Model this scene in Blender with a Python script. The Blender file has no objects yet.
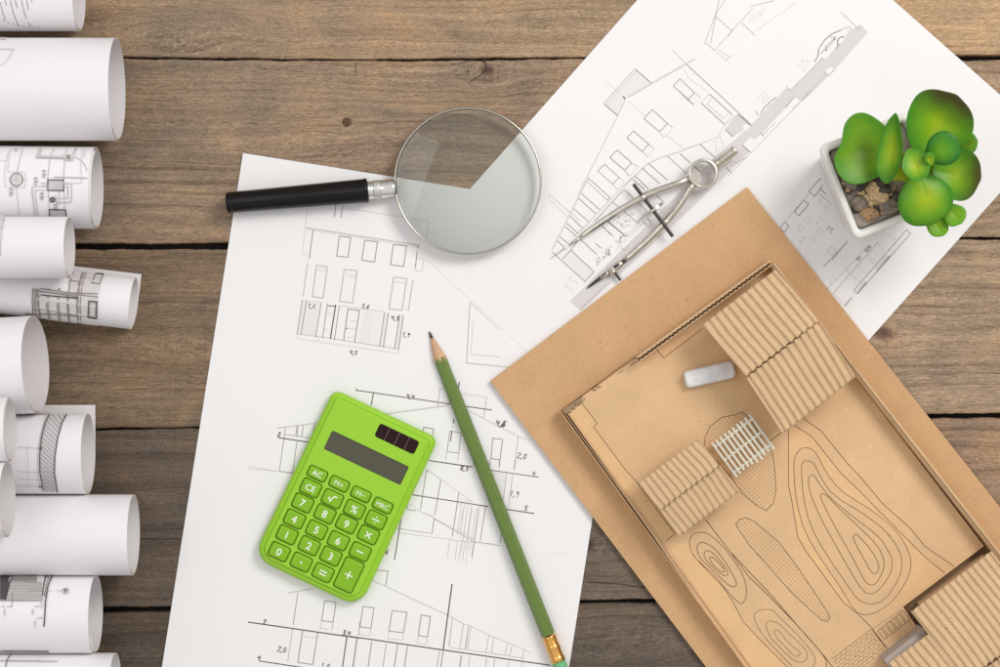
import bpy, bmesh, math, random
import numpy as np
from mathutils import Vector, Matrix, noise
random.seed(7)

# ------------------------------------------------------------------ camera, world, lamps, exposure
S = 0.0005            # metres per photo pixel on the table
H = 2300.0            # camera height in those pixels (1.15 m)
scene = bpy.context.scene
col = scene.collection
cam_d = bpy.data.cameras.new("camera")
cam = bpy.data.objects.new("camera", cam_d)
col.objects.link(cam)
cam.location = (0, 0, H * S)
cam_d.sensor_width = 36.0
cam_d.lens = 36.0 * H / 1000.0
cam_d.clip_start = 0.01
cam_d.clip_end = 50
scene.camera = cam

world = bpy.data.worlds.new("World")
scene.world = world
world.use_nodes = True
wn = world.node_tree.nodes
wl = world.node_tree.links
bg = wn['Background']
tcw = wn.new('ShaderNodeTexCoord'); sepw = wn.new('ShaderNodeSeparateXYZ'); rw = wn.new('ShaderNodeValToRGB')
wl.new(tcw.outputs['Generated'], sepw.inputs[0])
mpw = wn.new('ShaderNodeMapRange'); mpw.inputs['From Min'].default_value = -1; mpw.inputs['From Max'].default_value = 1
wl.new(sepw.outputs['Z'], mpw.inputs['Value']); wl.new(mpw.outputs[0], rw.inputs[0])
rw.color_ramp.elements[0].position = 0.45; rw.color_ramp.elements[0].color = (0.27, 0.25, 0.245, 1)
rw.color_ramp.elements[1].position = 0.95; rw.color_ramp.elements[1].color = (0.75, 0.735, 0.735, 1)
e = rw.color_ramp.elements.new(0.62); e.color = (0.43, 0.42, 0.42, 1)
wl.new(rw.outputs[0], bg.inputs['Color'])
bg.inputs['Strength'].default_value = 1.0

def area(name, loc, target, size, energy, colr):
    d = bpy.data.lights.new(name, 'AREA'); d.shape = 'SQUARE'; d.size = size; d.energy = energy; d.color = colr
    o = bpy.data.objects.new(name, d); col.objects.link(o)
    o.location = loc
    o.rotation_euler = (Vector(target) - Vector(loc)).to_track_quat('-Z', 'Y').to_euler()
    return o
area("softbox_key", (0.92, 0.80, 1.36), (0.02, 0.03, 0), 0.68, 17.2, (1.0, 0.985, 0.965))
area("softbox_fill", (-0.80, 0.28, 1.5), (-0.05, 0, 0), 0.85, 3.4, (0.96, 0.98, 1.0))
scene.view_settings.view_transform = 'Standard'
scene.view_settings.look = 'None'
scene.view_settings.exposure = 0.0
scene.view_settings.gamma = 1.0
scene.render.engine = 'CYCLES'
scene.render.resolution_x = 1024
scene.render.resolution_y = 683

# ------------------------------------------------------------------ helpers
def W(x, y, z=0.0):
    """a spot of the photograph at height z (pixels) -> centred pixel units"""
    f = (H - z) / H
    return Vector(((x - 500.0) * f, (333.5 - y) * f, z))

def tag(o, label=None, cat=None, group=None, kind=None):
    if label: o['label'] = label
    if cat: o['category'] = cat
    if group: o['group'] = group
    if kind: o['kind'] = kind
    return o

ROOTLOC = {}
def thing(name, loc, label, cat, group=None):
    o = bpy.data.objects.new(name, None); col.objects.link(o)
    o.empty_display_size = 0.01
    o.location = Vector(loc) * S
    ROOTLOC[o.name] = Vector(loc)
    return tag(o, label, cat, group)

class MB:
    def __init__(self):
        self.v = []; self.f = []; self.m = []; self.s = []; self.ex = {}
    def vert(self, p):
        self.v.append((p[0], p[1], p[2])); return len(self.v) - 1
    def face(self, ids, mat=0, smooth=False):
        self.f.append(tuple(ids)); self.m.append(mat); self.s.append(smooth)
    def loft(self, rings, mat=0, smooth=False, cap0=True, cap1=True, closed=True):
        idx = [[self.vert(p) for p in r] for r in rings]
        n = len(idx[0])
        for a, b in zip(idx[:-1], idx[1:]):
            for i in range(n if closed else n - 1):
                j = (i + 1) % n
                self.face((a[i], a[j], b[j], b[i]), mat, smooth)
        if cap0: self.face(tuple(reversed(idx[0])), mat, False)
        if cap1: self.face(tuple(idx[-1]), mat, False)
        return idx
    def prism(self, poly, z0, z1, mat=0):
        """poly: list of (X,Y) in centred pixels, counter-clockwise or not"""
        a = sum(poly[i][0] * poly[(i + 1) % len(poly)][1] - poly[(i + 1) % len(poly)][0] * poly[i][1] for i in range(len(poly)))
        if a < 0: poly = poly[::-1]
        self.loft([[(p[0], p[1], z0) for p in poly], [(p[0], p[1], z1) for p in poly]], mat)
    def sweep(self, path, rad, n=12, mat=0, smooth=True, phase=0.0, up=Vector((0, 0, 1))):
        rings = []
        for i, p in enumerate(path):
            p = Vector(p)
            a = Vector(path[max(i - 1, 0)]); b = Vector(path[min(i + 1, len(path) - 1)])
            t = (b - a)
            if t.length < 1e-6: t = Vector((1, 0, 0))
            t.normalize()
            side = t.cross(up).normalized(); u2 = side.cross(t).normalized()
            r = rad[i]; ra, rb = (r, r) if not isinstance(r, tuple) else r
            rings.append([p + side * ra * math.cos(phase + 2 * math.pi * k / n) + u2 * rb * math.sin(phase + 2 * math.pi * k / n) for k in range(n)])
        self.loft(rings, mat, smooth)
    def build(self, name, mats, parent=None, origin=None, weld=False):
        if parent is not None:
            r = parent
            while r.parent: r = r.parent
            org = ROOTLOC.get(r.name, Vector((0, 0, 0)))
        else:
            org = Vector(origin) if origin is not None else Vector((0, 0, 0))
        me = bpy.data.meshes.new(name)
        me.from_pydata([((a - org[0]) * S, (b - org[1]) * S, (c - org[2]) * S) for a, b, c in self.v], [], self.f)
        if not isinstance(mats, (list, tuple)): mats = [mats]
        for m in mats: me.materials.append(m)
        me.polygons.foreach_set('material_index', self.m)
        me.polygons.foreach_set('use_smooth', self.s)
        for k, vals in self.ex.items():
            at = me.attributes.new(k, 'FLOAT', 'POINT'); at.data.foreach_set('value', vals)
        me.update()
        o = bpy.data.objects.new(name, me); col.objects.link(o)
        if parent is not None: o.parent = parent
        else:
            o.location = org * S; ROOTLOC[o.name] = org
        return o

def recalc(o):
    bm = bmesh.new(); bm.from_mesh(o.data); bmesh.ops.recalc_face_normals(bm, faces=bm.faces); bm.to_mesh(o.data); bm.free()
    return o

# surfaces on which ink is laid
CNT = [0]
class Flat:
    def __init__(self, zf): self.zf = zf if callable(zf) else (lambda x, y: zf)
    def p(self, x, y, off):
        z = self.zf(x, y) + off
        return W(x, y, z)

def resample(pts, step):
    out = [pts[0]]
    for a, b in zip(pts[:-1], pts[1:]):
        d = math.hypot(b[0] - a[0], b[1] - a[1]); n = max(1, int(d / step))
        for k in range(1, n + 1):
            out.append((a[0] + (b[0] - a[0]) * k / n, a[1] + (b[1] - a[1]) * k / n))
    return out

def ribbon(mb, surf, pts, w, mat, closed=False, step=14.0):
    pts = [tuple(map(float, p)) for p in pts]
    q = [pts[0]]
    for p in pts[1:]:
        if math.hypot(p[0] - q[-1][0], p[1] - q[-1][1]) > 0.05: q.append(p)
    pts = q
    if len(pts) < 2: return
    if closed: pts = pts + [pts[0]]
    pts = resample(pts, step)
    n = len(pts)
    CNT[0] += 1
    off = 0.06 + 0.012 * (CNT[0] % 25)
    L = []; R = []
    for i, p in enumerate(pts):
        if closed:
            a = pts[(i - 1) % (n - 1)]; b = pts[(i + 1) % (n - 1)]
            if i == n - 1: a = pts[n - 2]; b = pts[1]
        else:
            a = pts[max(i - 1, 0)]; b = pts[min(i + 1, n - 1)]
        d1 = (p[0] - a[0], p[1] - a[1]); d2 = (b[0] - p[0], b[1] - p[1])
        l1 = math.hypot(*d1); l2 = math.hypot(*d2)
        if l1 < 1e-6: d1, l1 = d2, l2
        if l2 < 1e-6: d2, l2 = d1, l1
        n1 = (-d1[1] / l1, d1[0] / l1); n2 = (-d2[1] / l2, d2[0] / l2)
        m = (n1[0] + n2[0], n1[1] + n2[1]); lm = math.hypot(*m)
        if lm < 0.3: m = n1; k = 1
        else:
            m = (m[0] / lm, m[1] / lm); k = min(1.8, 1 / max(0.3, m[0] * n1[0] + m[1] * n1[1]))
        h = w * 0.5 * k
        L.append(mb.vert(surf.p(p[0] + m[0] * h, p[1] + m[1] * h, off)))
        R.append(mb.vert(surf.p(p[0] - m[0] * h, p[1] - m[1] * h, off)))
    for i in range(n - 1):
        mb.face((R[i], L[i], L[i + 1], R[i + 1]), mat)

def fill(mb, surf, poly, mat, off=0.03):
    a = sum(poly[i][0] * poly[(i + 1) % len(poly)][1] - poly[(i + 1) % len(poly)][0] * poly[i][1] for i in range(len(poly)))
    if a > 0: poly = poly[::-1]
    mb.face([mb.vert(surf.p(x, y, off)) for x, y in poly], mat)

def fill4(mb, surf, a, b, c, d, mat, off=0.03, n=10, m=3):
    """a bilinear patch of ink, following a curved surface"""
    g = []
    for i in range(n + 1):
        t = i / n; row = []
        for j in range(m + 1):
            u = j / m
            x = (a[0] * (1 - t) + b[0] * t) * (1 - u) + (d[0] * (1 - t) + c[0] * t) * u
            y = (a[1] * (1 - t) + b[1] * t) * (1 - u) + (d[1] * (1 - t) + c[1] * t) * u
            row.append(mb.vert(surf.p(x, y, off)))
        g.append(row)
    for i in range(n):
        for j in range(m):
            mb.face((g[i][j], g[i][j + 1], g[i + 1][j + 1], g[i + 1][j]), mat)

def Z(ox, oy, s):
    return lambda pts: [(ox + p[0] / s, oy + p[1] / s) for p in pts]

DIG = {
 '0': [[(.25, 0), (.05, .3), (.08, .8), (.28, 1), (.48, .7), (.45, .2), (.25, 0)]],
 '1': [[(.05, .3), (.35, 0), (.28, 1)]],
 '2': [[(0, .25), (.15, 0), (.45, .05), (.5, .3), (.2, .7), (0, 1), (.6, .95)]],
 '3': [[(.05, .1), (.4, 0), (.5, .2), (.2, .45), (.5, .6), (.45, .9), (0, 1)]],
 '4': [[(.1, 0), (.05, .5), (.55, .45)], [(.5, .1), (.4, 1)]],
 '5': [[(.55, 0), (.15, .05), (.1, .4), (.4, .45), (.45, .8), (.05, 1)]],
 '6': [[(.45, 0), (.1, .5), (.1, .9), (.4, .95), (.45, .6), (.15, .55)]],
 '7': [[(0, 0), (.5, 0), (.2, 1)]],
 '8': [[(.25, .45), (.05, .2), (.25, 0), (.45, .2), (.05, .75), (.25, 1), (.5, .75), (.25, .45)]],
 '9': [[(.45, .2), (.2, 0), (.05, .3), (.4, .4), (.45, .2), (.3, 1)]],
 'c': [[(.5, .1), (.2, .1), (.05, .5), (.2, .9), (.5, .8)]],
 ',': [[(.15, .85), (0, 1.25)]]}
def hand(mb, surf, txt, cx, cy, size, ang, w, mat):
    a = math.radians(ang); adv = {',': .38}
    tot = sum(adv.get(c, .72) for c in txt); x0 = -tot / 2
    for c in txt:
        for st in DIG[c]:
            pts = []
            for (u, v) in st:
                X = (x0 + u) * size; Y = (v - .5) * size
                X -= Y * .15
                pts.append((cx + X * math.cos(a) - Y * math.sin(a), cy + X * math.sin(a) + Y * math.cos(a)))
            ribbon(mb, surf, pts, w, mat, step=30)
        x0 += adv.get(c, .72)

TCACHE = {}
def glyphs(txt, bold=0.0):
    if (txt, bold) in TCACHE: return TCACHE[(txt, bold)]
    cu = bpy.data.curves.new('txt', 'FONT'); cu.body = txt; cu.size = 1.0; cu.offset = bold; cu.resolution_u = 3
    cu.align_x = 'CENTER'; cu.fill_mode = 'FRONT' if hasattr(cu, 'fill_mode') else cu.fill_mode
    o = bpy.data.objects.new('txt', cu); col.objects.link(o)
    dg = bpy.context.evaluated_depsgraph_get(); dg.update()
    me = o.evaluated_get(dg).to_mesh()
    v = [(p.co.x, p.co.y) for p in me.vertices]; f = [tuple(p.vertices) for p in me.polygons]
    o.evaluated_get(dg).to_mesh_clear()
    bpy.data.objects.remove(o); bpy.data.curves.remove(cu)
    if v:
        xs = [a for a, b in v]; ys = [b for a, b in v]
        mx = (min(xs) + max(xs)) / 2; my = (min(ys) + max(ys)) / 2
        v = [(a - mx, b - my) for a, b in v]
    TCACHE[(txt, bold)] = (v, f)
    return v, f
def stamp(mb, surf, txt, cx, cy, size, ang, mat, bold=0.0, off=0.1):
    v, f = glyphs(txt, bold); a = math.radians(ang)
    base = len(mb.v)
    for (u, w_) in v:
        X = u * size; Y = -w_ * size
        mb.vert(surf.p(cx + X * math.cos(a) - Y * math.sin(a), cy + X * math.sin(a) + Y * math.cos(a), off))
    for q in f: mb.face([base + i for i in q], mat)

# ------------------------------------------------------------------ materials
def mat(name, base=(0.8, 0.8, 0.8), rough=0.6, metal=0.0, spec=0.5, coat=0.0, sss=0.0):
    m = bpy.data.materials.new(name); m.use_nodes = True
    b = m.node_tree.nodes['Principled BSDF']
    b.inputs['Base Color'].default_value = (*base, 1)
    b.inputs['Roughness'].default_value = rough
    b.inputs['Metallic'].default_value = metal
    b.inputs['Specular IOR Level'].default_value = spec
    b.inputs['Coat Weight'].default_value = coat
    if sss > 0:
        b.inputs['Subsurface Weight'].default_value = sss
        b.inputs['Subsurface Radius'].default_value = (0.004, 0.003, 0.001)
        b.inputs['Subsurface Scale'].default_value = 0.6
    return m, m.node_tree, b

def nz(nt, scale, detail=4, rough=0.55, coord='Object', vec=None, mapping=None):
    n = nt.nodes.new('ShaderNodeTexNoise'); n.inputs['Scale'].default_value = scale
    n.inputs['Detail'].default_value = detail; n.inputs['Roughness'].default_value = rough
    if vec is None:
        tc = nt.nodes.new('ShaderNodeTexCoord'); vec = tc.outputs[coord]
    if mapping:
        mp = nt.nodes.new('ShaderNodeMapping'); mp.inputs['Scale'].default_value = mapping
        nt.links.new(vec, mp.inputs['Vector']); vec = mp.outputs[0]
    nt.links.new(vec, n.inputs['Vector'])
    return n.outputs['Fac']
def ramp(nt, fac, stops):
    r = nt.nodes.new('ShaderNodeValToRGB'); nt.links.new(fac, r.inputs[0])
    els = r.color_ramp.elements
    while len(els) < len(stops): els.new(0.5)
    for e_, (p, c) in zip(els, stops):
        e_.position = p; e_.color = (*c, 1) if len(c) == 3 else c
    return r.outputs[0]
def mixc(nt, mode, fac, a, b):
    m = nt.nodes.new('ShaderNodeMix'); m.data_type = 'RGBA'; m.blend_type = mode
    if isinstance(fac, (int, float)): m.inputs[0].default_value = fac
    else: nt.links.new(fac, m.inputs[0])
    for i, v in ((6, a), (7, b)):
        if isinstance(v, tuple): m.inputs[i].default_value = (*v, 1)
        else: nt.links.new(v, m.inputs[i])
    return m.outputs[2]
def bump(nt, b, fac, strength, dist):
    n = nt.nodes.new('ShaderNodeBump'); n.inputs['Strength'].default_value = strength; n.inputs['Distance'].default_value = dist
    nt.links.new(fac, n.inputs['Height']); nt.links.new(n.outputs[0], b.inputs['Normal'])
    return n

def g(v): return (v, v, v)
# paper
def paper_mat(name, tint):
    m, nt, b = mat(name, tint, 0.62, spec=0.35)
    n = nz(nt, 900, 3); c = ramp(nt, n, [(0.3, tuple(t * 0.985 for t in tint)), (0.7, tint)])
    n2 = nz(nt, 9, 2); c = mixc(nt, 'MULTIPLY', 1.0, c, ramp(nt, n2, [(0.3, (0.975, 0.975, 0.98)), (0.7, (1, 1, 1))]))
    nt.links.new(c, b.inputs['Base Color'])
    bump(nt, b, n, 0.12, 0.0002)
    return m
M_paper = paper_mat('paper_white', (0.85, 0.835, 0.825))
M_paper_roll = paper_mat('paper_roll', (0.86, 0.835, 0.845))
M_paper_in = paper_mat('paper_roll_inside', (0.80, 0.765, 0.765))
M_edge = mat('paper_edge_glow_tint', (0.74, 0.60, 0.46), 0.7)[0]  # cut edge of the rolls; its tan paints in light glowing through the paper
I1 = mat('ink_dark', (0.075, 0.06, 0.06), 0.6)[0]
I2 = mat('ink_mid', (0.27, 0.235, 0.23), 0.6)[0]
I3 = mat('ink_light', (0.45, 0.42, 0.41), 0.6)[0]
I4 = mat('ink_faint', (0.60, 0.575, 0.565), 0.6)[0]
I5 = mat('ink_wash', (0.655, 0.62, 0.615), 0.6)[0]
I6 = mat('ink_wash_pale', (0.765, 0.745, 0.735), 0.6)[0]
INKS = [I1, I2, I3, I4, I5, I6]         # slots 1..6 after the paper in slot 0

# kraft cardboard
def kraft_mat(name, tint, sp=1.0, bstr=0.25):
    m, nt, b = mat(name, tint, 0.82, spec=0.2)
    n = nz(nt, 1400, 5, 0.7)
    c = mixc(nt, 'MULTIPLY', 1.0, tint, ramp(nt, n, [(0.30, g(1 - 0.16 * sp)), (0.5, g(1.0)), (0.72, g(1 + 0.10 * sp))]))
    n2 = nz(nt, 60, 4, 0.6)
    c = mixc(nt, 'MULTIPLY', 1.0, c, ramp(nt, n2, [(0.3, g(0.94)), (0.7, (1.05, 1.045, 1.03))]))
    n3 = nz(nt, 420, 2, 0.5)
    c = mixc(nt, 'MIX', ramp(nt, n3, [(0.735, g(0)), (0.765, g(0.55))]), c, tuple(t * 0.42 for t in tint))
    n4 = nz(nt, 520, 2, 0.5, mapping=(1.0, 0.55, 1.3))
    c = mixc(nt, 'MIX', ramp(nt, n4, [(0.72, g(0)), (0.76, g(0.4))]), c, tuple(min(1, t * 1.35 + .05) for t in tint))
    nt.links.new(c, b.inputs['Base Color'])
    bump(nt, b, n, bstr, 0.0004)
    return m
K_board = kraft_mat('kraft_board', (0.60, 0.37, 0.19))
K_floor = kraft_mat('kraft_floor', (0.69, 0.458, 0.252), 0.7)
K_strip = kraft_mat('kraft_bright', (0.74, 0.475, 0.245), 0.7)
K_roof = kraft_mat('kraft_corrugated', (0.66, 0.462, 0.275), 1.2, 0.5)
K_edge = kraft_mat('kraft_cut_edge', (0.42, 0.265, 0.14), 1.2, 0.5)
K_wall = kraft_mat('kraft_wall', (0.63, 0.42, 0.24))
I_burn = mat('laser_burn', (0.085, 0.042, 0.018), 0.8)[0]
I_burn2 = mat('laser_burn_light', (0.27, 0.15, 0.065), 0.8)[0]
K_dot = mat('laser_dot', (0.46, 0.27, 0.12), 0.8)[0]

# wood
def wood_mat():
    m, nt, b = mat('weathered_wood', (0.3, 0.2, 0.12), 0.68, spec=0.28)
    L = nt.links
    at = nt.nodes.new('ShaderNodeAttribute'); at.attribute_name = 'grain'
    tint = nt.nodes.new('ShaderNodeAttribute'); tint.attribute_name = 'tint'
    def n(sx, sy, detail, rough=0.6, dist=0.0):
        mp = nt.nodes.new('ShaderNodeMapping'); mp.inputs['Scale'].default_value = (sx, sy, 1)
        L.new(at.outputs['Vector'], mp.inputs['Vector'])
        t = nt.nodes.new('ShaderNodeTexNoise'); t.inputs['Scale'].default_value = 1
        t.inputs['Detail'].default_value = detail; t.inputs['Roughness'].default_value = rough; t.inputs['Distortion'].default_value = dist
        L.new(mp.outputs[0], t.inputs['Vector']); return t.outputs['Fac']
    bands = n(0.0022, 0.085, 3, 0.55, 0.15)
    rings = n(0.0035, 0.27, 3, 0.6, 0.1)
    fib = n(0.045, 0.95, 6, 0.8)
    fine = n(0.14, 1.5, 3, 0.7)
    fuzz = n(0.30, 0.75, 5, 0.8, 0.8)
    pores = n(0.10, 0.75, 2, 0.5)
    blot = n(0.012, 0.018, 4, 0.6, 0.6)
    crack = n(0.009, 0.42, 3, 0.6, 0.15)
    stain = n(0.020, 0.055, 5, 0.7, 1.0)
    c = ramp(nt, bands, [(0.28, (0.76, 0.75, 0.74)), (0.5, (1.0, 1.0, 1.0)), (0.68, (1.18, 1.15, 1.11))])
    c = mixc(nt, 'MULTIPLY', 1.0, c, ramp(nt, rings, [(0.30, (0.70, 0.67, 0.64)), (0.45, (0.97, 0.96, 0.95)), (0.62, (1.08, 1.07, 1.05))]))
    c = mixc(nt, 'MULTIPLY', 1.0, c, ramp(nt, fib, [(0.28, (0.54, 0.52, 0.50)), (0.48, (0.99, 0.99, 0.99)), (0.72, (1.34, 1.32, 1.30))]))
    c = mixc(nt, 'MULTIPLY', 0.9, c, ramp(nt, fine, [(0.3, g(0.66)), (0.7, g(1.30))]))
    c = mixc(nt, 'MULTIPLY', 1.0, c, ramp(nt, fuzz, [(0.30, g(0.50)), (0.5, g(1.0)), (0.70, g(1.42))]))
    c = mixc(nt, 'MULTIPLY', 1.0, c, ramp(nt, blot, [(0.28, (0.74, 0.78, 0.82)), (0.5, (0.98, 0.98, 0.98)), (0.72, (1.20, 1.12, 1.0))]))
    c = mixc(nt, 'MULTIPLY', 1.0, c, ramp(nt, pores, [(0.25, g(0.42)), (0.335, g(1.0))]))
    c = mixc(nt, 'MULTIPLY', 1.0, c, ramp(nt, crack, [(0.26, g(0.30)), (0.295, g(1.0))]))
    c = mixc(nt, 'MULTIPLY', 1.0, c, ramp(nt, stain, [(0.20, (0.45, 0.44, 0.43)), (0.36, (1.0, 1.0, 1.0))]))
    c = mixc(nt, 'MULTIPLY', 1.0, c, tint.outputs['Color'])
    c = mixc(nt, 'MULTIPLY', 1.0, c, (1.12, 1.18, 1.29))
    L.new(c, b.inputs['Base Color'])
    # relief
    a1 = nt.nodes.new('ShaderNodeMath'); a1.operation = 'MULTIPLY_ADD'; L.new(fib, a1.inputs[0]); a1.inputs[1].default_value = 0.8; L.new(rings, a1.inputs[2])
    a2 = nt.nodes.new('ShaderNodeMath'); a2.operation = 'MULTIPLY_ADD'; L.new(fuzz, a2.inputs[0]); a2.inputs[1].default_value = 0.5; L.new(a1.outputs[0], a2.inputs[2])
    cr = ramp(nt, crack, [(0.24, g(0)), (0.29, g(1))])
    a3 = nt.nodes.new('ShaderNodeMath'); a3.operation = 'ADD'; L.new(cr, a3.inputs[0]); L.new(a2.outputs[0], a3.inputs[1])
    bump(nt, b, a3.outputs[0], 0.7, 0.0006)
    return m
M_wood = wood_mat()
M_dark = mat('underframe_dark', (0.02, 0.014, 0.01), 0.9)[0]
# nail
M_nail, nt_, b_ = mat('rusty_iron', (0.14, 0.07, 0.045), 0.7, 0.5)
nt_.links.new(ramp(nt_, nz(nt_, 1500, 4), [(0.35, (0.055, 0.032, 0.02)), (0.65, (0.17, 0.095, 0.055))]), b_.inputs['Base Color'])

# ------------------------------------------------------------------ table top of five planks
BND = [[(-260, -190), (1260, -190)],
       [(-260, 55), (0, 56), (125, 57.5), (300, 60), (400, 60), (580, 58), (760, 56.5), (970, 57.5), (1260, 60)],
       [(-260, 248), (60, 246.5), (240, 246), (500, 243), (800, 240), (960, 238.5), (1260, 237)],
       [(-260, 431), (95, 429.5), (200, 427.5), (500, 422), (930, 416.5), (1260, 413)],
       [(-260, 612), (110, 610), (165, 609), (600, 602), (1260, 596)],
       [(-260, 850), (1260, 850)]]
GAP = [[(-260, 3), (1260, 3)],
       [(-260, 2.2), (125, 1.7), (580, 1.7), (720, 2.5), (955, 4.6), (1260, 5.5)],
       [(-260, 6.0), (230, 6.0), (600, 4), (930, 2.2), (1260, 2.2)],
       [(-260, 1.6), (200, 1.4), (600, 2.6), (930, 4.0), (1260, 4.4)],
       [(-260, 6.0), (165, 5.4), (600, 3.6), (1260, 3)],
       [(-260, 3), (1260, 3)]]
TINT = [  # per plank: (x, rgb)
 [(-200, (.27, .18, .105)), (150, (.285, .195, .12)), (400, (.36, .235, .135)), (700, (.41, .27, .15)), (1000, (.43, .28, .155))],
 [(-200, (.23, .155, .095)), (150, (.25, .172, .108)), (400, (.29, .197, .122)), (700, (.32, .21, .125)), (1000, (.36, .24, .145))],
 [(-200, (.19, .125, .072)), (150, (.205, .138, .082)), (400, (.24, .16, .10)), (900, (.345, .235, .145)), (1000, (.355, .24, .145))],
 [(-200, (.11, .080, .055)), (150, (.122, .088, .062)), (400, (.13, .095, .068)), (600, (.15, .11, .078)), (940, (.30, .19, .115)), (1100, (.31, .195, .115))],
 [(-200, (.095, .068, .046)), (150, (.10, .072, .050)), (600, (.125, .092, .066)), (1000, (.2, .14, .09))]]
# grain disturbances: plank, x, y, radius x, radius y, amount
WARP = [(0, 175, 40, 55, 30, .75), (0, 235, 5, 40, 30, -.6), (0, 100, 15, 30, 40, .5), (0, 560, 20, 120, 18, .3), (1, 487, 72, 26, 17, .85), (1, 430, 110, 90, 28, -.55),
        (1, 347, 122, 16, 12, .7), (1, 330, 150, 60, 20, .4), (1, 615, 90, 60, 25, .5), (2, 190, 345, 60, 22, .7), (2, 884, 333, 22, 13, .85), (2, 960, 300, 60, 30, .3),
        (3, 160, 500, 60, 24, .45), (3, 600, 548, 34, 20, .8), (3, 960, 470, 50, 30, .4), (4, 150, 650, 50, 20, .5), (4, 620, 640, 60, 26, .5)]
KNOT = [(1, 487, 70, 7, 6), (2, 884, 333, 12, 7), (3, 585, 545, 10, 8)]
def build_table():
    vs = []; fs = []; gr = []; ti = []; ms = []
    rng = np.random.default_rng(3)
    xs = np.arange(-420, 1421, 3.0)
    nx = len(xs)
    for k in range(5):
        jag = np.interp(np.arange(nx), np.arange(0, nx, 6), rng.normal(0, .45, len(np.arange(0, nx, 6)))) + rng.normal(0, .14, nx)
        jag2 = np.interp(np.arange(nx), np.arange(0, nx, 9), rng.normal(0, .45, len(np.arange(0, nx, 9)))) + rng.normal(0, .14, nx)
        top = np.interp(xs, *zip(*BND[k])) + np.interp(xs, *zip(*GAP[k])) * .5 + jag
        bot = np.interp(xs, *zip(*BND[k + 1])) - np.interp(xs, *zip(*GAP[k + 1])) * .5 + jag2
        inner = np.linspace(0, 1, 84 if k in (0, 4) else 58)
        base = len(vs)
        rows = [(-1, -16.0, 0.0), (-1, -3.0, 0.0), (-1, -0.9, 0.5)] + [(t, 0, 0) for t in inner] + [(2, -0.9, 0.5), (2, -3.0, 0.0), (2, -16.0, 0.0)]
        nr = len(rows)
        for (t, zz, ins) in rows:
            for i in range(nx):
                x = xs[i]
                if t == -1: y = top[i] + ins
                elif t == 2: y = bot[i] - ins
                else:
                    y = (top[i] + 1.6) * (1 - t) + (bot[i] - 1.6) * t
                z = zz
                if 0 <= t <= 1:
                    z = 0.22 * math.sin(x * .013 + k * 2) * math.sin(y * .05) - 0.25
                vs.append(((x - 500) * S, (333.5 - y) * S, z * S))
                # grain coordinate
                gy = y - np.interp(x, *zip(*BND[k])) * .9
                gx = x
                dark = 1.0; red = 0.0
                for (pk, wx, wy, rx, ry, am) in WARP:
                    if pk == k:
                        r2 = ((x - wx) / rx) ** 2 + ((y - wy) / ry) ** 2
                        if r2 < 9: gy -= (y - wy) * am * math.exp(-r2)
                for (pk, wx, wy, rx, ry) in KNOT:
                    if pk == k:
                        r2 = ((x - wx) / rx) ** 2 + ((y - wy) / ry) ** 2
                        if r2 < 6: dark *= 1 - .72 * math.exp(-r2 * r2); red = max(red, math.exp(-r2))
                wob = noise.noise(Vector((x * .006, y * .012, k * 5.1))) * 4.5 + noise.noise(Vector((x * .02, y * .05, k * 9.1))) * 1.3
                gr.extend((gx, gy + wob, k * 37.3))
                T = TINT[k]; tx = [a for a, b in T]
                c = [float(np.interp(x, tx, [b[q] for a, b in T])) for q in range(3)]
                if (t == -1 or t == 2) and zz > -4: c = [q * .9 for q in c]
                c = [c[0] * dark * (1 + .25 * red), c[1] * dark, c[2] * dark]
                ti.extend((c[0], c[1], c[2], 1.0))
        for r in range(nr - 1):
            for i in range(nx - 1):
                a = base + r * nx + i
                fs.append((a, a + nx, a + nx + 1, a + 1)); ms.append(0)
    # dark under-board closing the gaps
    b0 = len(vs)
    for (x, y) in ((-420, -190), (-420, 850), (1420, 850), (1420, -190)):
        vs.append(((x - 500) * S, (333.5 - y) * S, -16.5 * S)); gr.extend((0, 0, 0)); ti.extend((.02, .015, .01, 1))
    fs.append((b0, b0 + 1, b0 + 2, b0 + 3)); ms.append(1)
    me = bpy.data.meshes.new('table_top'); me.from_pydata(vs, [], fs)
    me.materials.append(M_wood); me.materials.append(M_dark)
    me.polygons.foreach_set('material_index', ms)
    me.polygons.foreach_set('use_smooth', [m_ == 0 for m_ in ms])
    a = me.attributes.new('grain', 'FLOAT_VECTOR', 'POINT'); a.data.foreach_set('vector', gr)
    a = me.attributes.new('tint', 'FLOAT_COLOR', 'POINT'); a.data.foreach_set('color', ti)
    me.update()
    o = bpy.data.objects.new('table_top', me); col.objects.link(o)
    tag(o, 'table top of five weathered brown wooden planks with dark gaps', None, None, 'structure')
    return o
table = build_table()
ROOTLOC[table.name] = Vector((0, 0, 0))
mb = MB()
c0 = W(347, 122, 0)
mb.loft([[(c0.x + r * math.cos(t * .449), c0.y + r * math.sin(t * .449), z) for t in range(14)] for r, z in ((4.6, -1), (4.6, .25), (3.9, .55), (1.5, .75))], 0, False)
mb.build('nail', M_nail, table)
# crack beside the knot of the second plank
mb = MB(); fl = Flat(0.0)
for pts, w in (([(483, 60), (485, 64), (487, 67), (486, 70), (482, 73), (480, 76), (475, 78), (470, 82)], .9), ([(356, 62), (355, 68), (357, 73)], .6), ([(484, 58), (486, 62)], 1.5),
               ([(140, 539), (180, 538.5)], .9), ([(590, 582), (620, 584), (640, 587), (652, 588)], .7), ([(186, 382), (196, 384), (210, 383)], .5)):
    ribbon(mb, fl, pts, w, 0, step=3)
mb.build('crack', mat('crack_brown', (0.045, 0.028, 0.018), .9)[0], table)

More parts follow.
